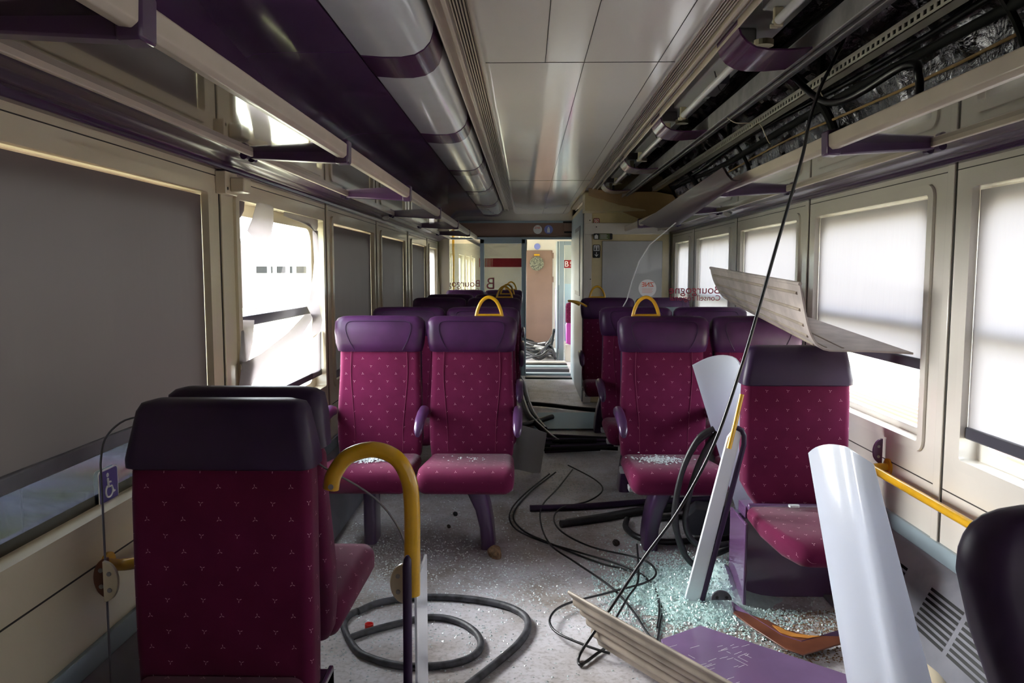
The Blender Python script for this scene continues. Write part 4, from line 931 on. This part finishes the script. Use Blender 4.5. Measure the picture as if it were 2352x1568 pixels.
# white panels
top = [atY(x, y, Y) for x, y, Y in ((1590, 838, 3.60), (1625, 821, 3.58), (1660, 815, 3.55), (1690, 823, 3.51), (1706, 850, 3.47))]
d = Vector((.29, -.10, -atY(1590, 838, 3.60).z+.01)); sh_ = [t_-top[0] for t_ in top]
bot = [top[0]+d+Vector((s_.x, s_.y*.4, 0)) for s_ in sh_]
panel(top, bot, 6, .006, 'fallen_diffuser', 'plastic', 'white curved panel leaning behind the right folding seat')
T_ = [atY(x, y, 2.40-.05*k) for k, (x, y) in enumerate(((1858, 1040), (1875, 1027), (1905, 1020), (1938, 1024), (1960, 1036), (2007, 1066)))]
Bm = [atY(x, y, 2.08-.05*k) for k, (x, y) in enumerate(((1948, 1568), (1962, 1552), (1995, 1543), (2035, 1547), (2062, 1560), (2148, 1596)))]
kk = [(b_.z)/(t_.z-b_.z) for t_, b_ in zip(T_, Bm)]; Bf = [b_+(b_-t_)*k_ for t_, b_, k_ in zip(T_, Bm, kk)]
panel(T_, Bf, 10, .005, 'fallen_diffuser', 'plastic', 'large glossy white curved panel standing upright in the right foreground')
# slim board with dark edge and yellow rod
e = empty('slim_white_board', (.5, 3.18, 0)); tag(e, 'slim white board with dark edge strip leaning by the right folding seat', 'board')
pp = [atY(1690, 981, 3.12), atY(1705, 990, 3.12), atY(1600, 1414, 3.19), atY(1573, 1378, 3.19), atY(1672, 1004, 3.12)]
L(e, MB().prism(pp, (0, .02, 0)).build('white_face', 'white', e, bevel=.002))
L(e, MB().tube([atY(1692, 982, 3.125), atY(1704, 988, 3.12), atY(1709, 1000, 3.12), atY(1709, 1020, 3.12), atY(1604, 1412, 3.19)], .0105, 12).build('dark_edge_strip', 'vinyldk', e, smooth=60))
L(e, MB().tube([atY(1674, 1030, 3.10), atY(1688, 975, 3.115), atY(1704, 905, 3.13)], .0095, 12).build('yellow_rod', 'yellow', e, smooth=60))
# foreground ribbed panel
A0, B0 = Vector((-.025, 2.78, .225)), Vector((.09, 2.79, .025)); dr = Vector((.358, -.525, 0)).normalized()*1.25
e = empty('ribbed_panel', (.1, 2.5, 0)); tag(e, 'beige ribbed panel lying tilted on the floor in the foreground', 'panel')
nr = []
for i in range(57):
    t = i/56; p = A0.lerp(B0, t); bmp = (.014*abs(math.sin(PI*4*(t-.12)/.76)) if .12 < t < .88 else 0)
    NN = (B0-A0).cross(dr).normalized(); NN = NN if NN.x < 0 else -NN; p += NN*(bmp-.015*math.sin(PI*t)); nr.append(p)
L(e, MB().sheet([[p for p in nr], [p+dr*.5 for p in nr], [p+dr for p in nr]], .006).build('ribbed_face', 'ribbed', e, smooth=35))
L(e, MB().tube([A0+Vector((.0, 0, .004)), A0+dr], .006, 8).build('top_edge', 'ribbed', e, smooth=60))
# purple panel on the floor
pz = .05; pp = [atZ(x, y, pz) for x, y in ((1518, 1474), (1609, 1442), (1768, 1496), (1953, 1558), (2030, 1600), (1850, 1730), (1560, 1650))]
o = tag(MB().prism(pp, (0, 0, .012)).build('purple_panel', 'purplepanel', bevel=.003), 'scuffed light purple panel flat on the floor in the foreground', 'panel')
g = MB(); random.seed(3)
for k in range(46):
    x = random.uniform(1540, 1720); y = random.uniform(1478, 1568); p = atZ(x, y, pz+.0125); a_ = random.choice((.5, .6, .45, 2.2)); l_ = random.uniform(.004, .022); v_ = Vector((math.cos(a_), math.sin(a_), 0))*l_; q = Vector((-v_.y, v_.x, 0)).normalized()*.0008
    g.add([p-v_-q, p+v_-q, p+v_+q, p-v_+q], [(0, 1, 2, 3)])
s_ = g.build('scratch_marks', 'signwhite', o); s_['kind'] = 'stuff'
# brown broken tray
z_ = .035
bp_ = [(1689, 1403), (1732, 1417), (1766, 1428), (1806, 1449), (1860, 1462), (1934, 1464), (1940, 1478), (1846, 1506), (1801, 1491), (1726, 1442), (1684, 1410)]
o = tag(MB().prism([atZ(x, y, z_) for x, y in bp_], (0, 0, .006)).build('broken_tray', 'brown', bevel=.002), 'broken piece of brown wood-effect tray on the glass by black seat base', 'broken board')
MB().prism([atZ(x, y, z_+.007) for x, y in ((1774, 1436), (1790, 1440), (1806, 1449), (1830, 1456), (1856, 1459), (1884, 1461), (1856, 1466), (1820, 1462), (1792, 1452))], (0, 0, .002)).build('orange_crescent', 'orange', o)
g = MB(); q = [atZ(x, y, .0) for x, y in ((1684, 1410), (1726, 1442), (1801, 1491), (1846, 1506), (1940, 1478))]
for a_, b_ in zip(q, q[1:]):
    a2 = a_; b2 = b_; g.add([a2+Vector((0, -.004, .004)), b2+Vector((0, -.004, .004)), b2+Vector((0, .03, z_+.008)), a2+Vector((0, .03, z_+.008))], [(0, 1, 2, 3)])
sp = atZ(1685, 1406, z_); g.prism([sp, sp+Vector((.012, 0, 0)), sp+Vector((-.002, .0, .035))], (0, .008, 0)); g.build('purple_rim', 'gloss', o)
# half disc fallen
e = empty('fallen_bracket', (0, 0, 0)); c = atZ(1658, 1378, .055); e.location = c; tag(e, 'grey half disc bracket with two holes lying in glass pile', 'bracket')
g = MB(); g.prism([(math.cos(a)*.042, math.sin(a)*.012, math.sin(a)*.034) for a in [PI*k/16 for k in range(17)]], (0, .01, 0)); o = g.build('half_disc', 'grey', e)
g = MB(); [g.disc((sx*.02, .001, .011), .0065, (0, -1, .2), .001, 12) for sx in (-1, 1)]; g.build('hole', 'black', o)
# pale bent panel in the aisle
pts_t = [atY(1178, 980, 5.30), atY(1196, 977, 5.27), atY(1216, 981, 5.27), atY(1256, 994, 5.32)]
pts_b = [atY(1166, 1082, 5.36), atY(1180, 1077, 5.34), atY(1200, 1080, 5.32), atY(1240, 1091, 5.37)]
panel(pts_t, pts_b, 4, .005, 'bent_grey_panel', 'grayboard', 'bent pale grey panel standing in the aisle by second left seats')
# grey boxes and pipes near right seat leg
e = MB().prism([(0, 0, 0), (.24, -.04, 0), (.26, -.03, .07), (.20, .0, .125), (.06, .02, .135), (-.01, .01, .08)], (.03, .16, 0)).build('grey_box', 'grey', bevel=.006); e.location = atZ(1573, 1228, 0); tag(e, 'dark grey angular metal box on the floor under right seats', 'box')
def pipe(pts, r, m, name, label, n=10, k=6, cat='cable', group=None):
    g = MB(); g.tube(smoothp(pts, k), r, n); o = g.build(name, m, smooth=60); return tag(o, label, cat, group)
Zf = lambda l, z: [atZ(x, y, z) for x, y in l]
pipe(Zf([(1217, 1167), (1340, 1163), (1490, 1152), (1650, 1145)], .02), .019, 'vinyldk', 'black_pipe', 'longer dark pipe across the floor towards right seats', cat='pipe')
pipe(Zf([(1288, 1203), (1380, 1190), (1490, 1172), (1640, 1158)], .02), .021, 'rubber', 'black_pipe', 'shorter dark pipe in front of the other floor pipe', cat='pipe')
pipe(Zf([(1300, 1196), (1380, 1184), (1480, 1166)], .02), .012, 'rubber', 'black_pipe', 'thin dark pipe lying against the shorter pipe', cat='pipe')
# heavy rubber loops, left foreground
pipe(Zf([(822, 1404), (870, 1384), (940, 1373), (1020, 1371), (1100, 1378), (1165, 1392), (1205, 1414), (1212, 1442), (1190, 1478), (1140, 1522), (1082, 1568), (1030, 1612), (960, 1690)], .014), .0145, 'dusty', 'rubber_seal', 'outer dusty black rubber seal loop on the floor, bottom centre-left')
pipe(Zf([(800, 1466), (845, 1450), (920, 1430), (990, 1417), (1050, 1426), (1092, 1452), (1104, 1484), (1076, 1512), (1010, 1528), (920, 1528), (850, 1510), (815, 1488), (790, 1440), (800, 1415), (822, 1402)], .013), .0135, 'dusty', 'rubber_seal', 'inner round dusty black rubber seal loop beside yellow pole')
# loops at right
for pts, lb_ in (([(1640, 984), (1606, 1004), (1574, 1062), (1556, 1130), (1552, 1190), (1562, 1250), (1590, 1294), (1640, 1308), (1700, 1304)], 'large upright black rubber loop hanging at front right seat'),
                 ([(1648, 992), (1622, 1030), (1596, 1090), (1580, 1150), (1574, 1200), (1588, 1238), (1622, 1256), (1672, 1248)], 'inner upright black rubber loop at front right seat'),
                 ([(1632, 992), (1598, 1020), (1568, 1080), (1552, 1150), (1550, 1205), (1572, 1270)], 'outermost upright black rubber strip at front right seat')):
    pipe([atY(x, y, 3.50) for x, y in pts], .0135, 'rubber', 'rubber_seal', lb_, n=8)
pipe(Zf([(1440, 1192), (1438, 1212), (1468, 1234), (1530, 1244), (1600, 1240), (1680, 1232), (1700, 1205), (1640, 1188), (1560, 1186), (1500, 1190)], .02), .016, 'rubber', 'rubber_seal', 'flat black rubber coil on the floor behind right seat leg')
pipe(Zf([(1600, 1285), (1650, 1270), (1690, 1250), (1700, 1225)], .03), .014, 'rubber', 'rubber_seal', 'short black rubber piece near the glass pile')
# thin cables
for k, (pts, lb_) in enumerate((([(1276, 1084), (1218, 1130), (1180, 1178), (1198, 1215), (1270, 1250), (1370, 1290), (1450, 1312), (1500, 1345), (1520, 1395), (1515, 1440), (1508, 1480)], 'thin black cable sweeping from the aisle to the purple panel'),
        ([(1262, 1088), (1204, 1135), (1172, 1175), (1180, 1210), (1232, 1238), (1330, 1268), (1440, 1302), (1496, 1338), (1514, 1390), (1510, 1440)], 'thin black cable running beside the sweeping one'),
        ([(1315, 1078), (1282, 1120), (1246, 1160), (1242, 1200), (1264, 1250), (1320, 1290), (1400, 1345), (1450, 1398), (1488, 1455), (1512, 1482)], 'thin black cable crossing straight to the purple panel'),
        ([(1305, 1068), (1365, 1100), (1384, 1125), (1352, 1150), (1292, 1165), (1272, 1190), (1292, 1222), (1360, 1256), (1470, 1282), (1506, 1310), (1488, 1335), (1400, 1360), (1300, 1387), (1264, 1417), (1276, 1450), (1340, 1480), (1400, 1500)], 'thin black cable with two wide floor loops'),
        ([(1463, 1250), (1466, 1330), (1442, 1372), (1405, 1436)], 'short thin black cable end near the ribbed panel'))):
    pipe(Zf(pts, .006+.008*k), .0048, 'wire', 'thin_cable', lb_, n=8, group='thin cables on the floor')
LC = [(1948, 70), (1915, 140), (1885, 200), (1860, 275), (1845, 350), (1820, 440), (1785, 560), (1745, 700), (1700, 850), (1640, 1020), (1560, 1170), (1480, 1280), (1400, 1400), (1345, 1480), (1328, 1514)]
pts = [atY(x, y, 2.68+.11*i/14) for i, (x, y) in enumerate(LC[:-2])]+Zf([(1345, 1480)], .05)+Zf([(1329, 1510), (1332, 1526), (1348, 1518), (1372, 1500), (1400, 1482)], .010)
pipe(pts, .0058, 'wire', 'hanging_cable', 'long black cable hanging from the open ceiling down to the floor', n=10)
# aisle debris
random.seed(11)
for k in range(9):
    x0 = random.uniform(1245, 1275); x1 = random.uniform(1365, 1420); y0 = 1000+k*4.5; y1 = y0+random.uniform(-6, 8)
    g = MB(); g.tube([atZ(x0, y0, .02+.012*(k % 4)), atZ(x1, y1, .03+.012*(k % 4))], .016, 8)
    tag(g.build('black_bar', 'dark' if k % 2 else 'vinyldk', smooth=60), 'black bar in the pile across the aisle beside right seats', 'bar', 'black bars piled across the aisle')
for pts, r, lb_ in (([(1188, 858), (1203, 880), (1212, 915), (1226, 950), (1252, 985)], .022, 'thick black cable coming off the left seats into the aisle'), ([(1186, 880), (1200, 915), (1216, 955), (1262, 1000), (1290, 1020)], .026, 'second thick black cable winding down the aisle'),
        ([(1190, 978), (1220, 972), (1268, 957)], .025, 'short black tube end in the aisle'), ([(1200, 925), (1262, 930), (1330, 938), (1400, 944)], .022, 'long dark strip lying across the far aisle')):
    pipe(Zf(pts, .035), r, 'rubber', 'aisle_cable', lb_)
g = MB(); g.prism(Zf([(1235, 948), (1375, 948), (1378, 985), (1225, 985)], .012), (0, 0, .005)); tag(g.build('fallen_glass_sheet', 'frost'), 'flat sheet of glass lying in the far aisle', 'glass sheet')
for k, (y, h, m_, lb_) in enumerate(((870, .02, 'black', 'dark threshold strip nearest in the far doorway'), (862, .03, 'frame', 'pale threshold strip in the doorway'), (855, .05, 'grey', 'dark grey rounded bar on the threshold'), (847, .04, 'frame', 'second pale strip on the threshold'), (843, .05, 'black', 'second dark bar on the threshold'), (838, .05, 'creamw', 'palest strip behind the threshold bars'))):
    p = atZ(1260, y, 0).y; g = MB(); g.prism([(-.2, p, 0), (.41, p-.03, 0), (.41, p+.12, 0), (-.2, p+.14, 0)], (0, 0, h)); tag(g.build('threshold_strip', m_, bevel=.01), lb_, 'threshold strip')
for k in range(24):
    y = 11.9+random.uniform(0, 1.9); pts = [(-.22, y, random.uniform(.03, .2)), (-.0, y+random.uniform(-.3, .3), random.uniform(.02, .15)), (.18, y+random.uniform(-.3, .3), random.uniform(.03, .25)), (.26, y+random.uniform(-.2, .2), random.uniform(.1, .5) if k < 5 else .06)]
    pipe(pts, random.uniform(.015, .028), 'rubber', 'vestibule_cable', 'black cable in the tangle on the floor before the brown door', n=8, group='cables heaped before the brown door')
g = MB(); g.prism([atY(1222, 800, 12.6), atY(1290, 812, 12.3), atY(1288, 803, 12.6), atY(1228, 793, 12.9)], (0, 0, .01)); tag(g.build('white_debris_board', 'grayboard'), 'pale board lying on the vestibule cables', 'board')
# little things
c = atZ(848, 1444, 0); e = MB(); R = [[(math.cos(2*PI*k/20)*r, math.sin(2*PI*k/20)*r, z) for k in range(20)] for r, z in ((.017, 0), (.017, .022), (.014, .022), (.014, .004))]
o = e.rings(R).build('bottle_cap', 'redcap', smooth=40); o.location = c; tag(o, 'small bright red plastic cap on the floor', 'cap')
def lump(px_, py_, r, m, label, name, z=0):
    bm = bmesh.new(); bmesh.ops.create_icosphere(bm, subdivisions=3, radius=r)
    for v in bm.verts: v.co *= 1+.5*noise.noise(v.co*40)+.2*noise.noise(v.co*110)
    me = bpy.data.meshes.new(name); bm.to_mesh(me); bm.free(); me.materials.append(MT[m]); o = bpy.data.objects.new(name, me); COL.objects.link(o)
    o.location = atZ(px_, py_, z)+Vector((0, 0, r*.8)); return tag(o, label, 'lump')
lump(1138, 1280, .034, 'wood', 'crumbly brown lump at the foot of left seat leg', 'brown_lump')
lump(1414, 1252, .018, 'grit', 'small dark lump near the thin cables', 'dark_lump')
lump(1045, 1184, .014, 'dark', 'black scrap on the floor under left seats', 'black_scrap')
lump(1030, 1212, .011, 'grit', 'brown scrap on the floor under left seats', 'brown_scrap')
o = MB().rings([[(p[0], p[1], z) for p in rrect(.022, .012, .008)] for z in (0, .008)]).build('glass_chunk', 'shard'); o.location = (.93, 3.20, .425); tag(o, 'pale chunk of glass on the hinge of right folding seat', 'glass chunk')
# cream bottle-like object at lower right floor
c = atZ(2120, 1568, .03); o = MB().tube(smoothp([atZ(2040+70, 1500, .03), atZ(2150, 1560, .035), atZ(2160, 1650, .03)], 4), .045, 12).build('cream_duct_piece', 'cream', smooth=60); tag(o, 'cream rounded plastic piece on the floor beside large white panel', 'plastic piece')
# ================================================================== BROKEN GLASS
def shard(b, p, s, flat=.5):
    a = random.uniform(0, 2*PI); c_, s_ = math.cos(a), math.sin(a); P = []
    for x, y, z in ((1, 0, 0), (-.2, .9, 0), (-.9, -.3, 0), (.3, -.9, 0), (.1, .1, 1)):
        x *= s*random.uniform(.5, 1.1); y *= s*random.uniform(.5, 1.1); z *= s*flat*random.uniform(.5, 1.4)
        P.append((p[0]+x*c_-y*s_, p[1]+x*s_+y*c_, p[2]+z))
    b.add(P, [(0, 1, 2, 3), (0, 1, 4), (1, 2, 4), (2, 3, 4), (3, 0, 4)])
random.seed(5)
b = MB(); b2 = MB()
def okf(x, y): return -1.17 < x < 1.17
n = 0
while n < 9000:
    y = random.triangular(2.3, 6.5, 3.2); x = random.uniform(-1.15, 1.15)
    if noise.noise(Vector((x*2.3, y*2.3, 0))) < random.uniform(-.6, .35): continue
    shard(b, (x, y, 0), random.uniform(.0035, .0085)); n += 1
for k in range(2200):
    y = random.gauss(3.55, .35); x = random.gauss(-.95, .22)
    if okf(x, y) and x > -1.15: shard(b, (x, y, 0), random.uniform(.003, .007))
for k in range(500): shard(b, (random.uniform(-.25, .36), random.uniform(6, 10), 0), random.uniform(.004, .008))
o = tag(b.build('broken_glass', 'shard'), 'crumbs of broken safety glass scattered all over the floor', 'broken glass', kind='stuff')
b = MB()
def mound(x, y): return .055*math.exp(-((x-.58)/.24)**2-((y-3.32)/.24)**2)+.09*math.exp(-((x-.70)/.07)**2-((y-3.42)/.13)**2)
for k in range(9500):
    x = random.gauss(.56, .24); y = random.gauss(3.32, .26)
    if not (.12 < x < 1.15 and 2.75 < y < 4.2): continue
    if x > .70 and 3.15 < y < 3.42: continue
    shard(b, (x, y, random.uniform(0, 1)*mound(x, y)), random.uniform(.004, .009), .8)
G = [[(.1+1.0*i/30, 2.85+1.1*j/30, max(-.002, .85*mound(.1+1.0*i/30, 2.85+1.1*j/30)-.008+.006*noise.noise(Vector((i*.5, j*.5, 0))))) for j in range(31)] for i in range(31)]
b.sheet(G)
tag(b.build('glass_heap', 'shardg'), 'pale turquoise heap of crushed safety glass by the right folding seat', 'glass heap', kind='stuff')
b = MB()
for k in range(1500):
    x = random.uniform(.72, 1.16); y = random.uniform(2.72, 3.16); shard(b, (x, y, 0), random.uniform(.004, .008))
tag(b.build('gravelly_glass', 'wood'), 'brownish gritty crumbs in front of the black folding seat base', 'grit', kind='stuff')
def seatglass(X0, X1, Y0, Y1, n, s0, s1, label):
    b = MB()
    for k in range(n):
        x = random.gauss((X0+X1)/2, (X1-X0)/4.5); y = random.gauss((Y0+Y1)/2, (Y1-Y0)/5); t = (4.08-y)
        shard(b, (x, y, .4405+.03*min(max(t, 0)/.4, 1)+random.uniform(0, .010 if n > 100 else .0)), random.uniform(s0, s1), .45)
    return tag(b.build('seat_glass', 'shard'), label, 'broken glass', kind='stuff')
seatglass(-1.08, -.84, 3.72, 3.98, 420, .005, .012, 'heap of broken glass on the left window cushion')
seatglass(-.62, -.33, 3.75, 4.0, 26, .005, .008, 'few glass crumbs on the left aisle cushion')
seatglass(.36, .62, 3.72, 4.0, 330, .005, .010, 'heap of broken glass on the front right aisle cushion')
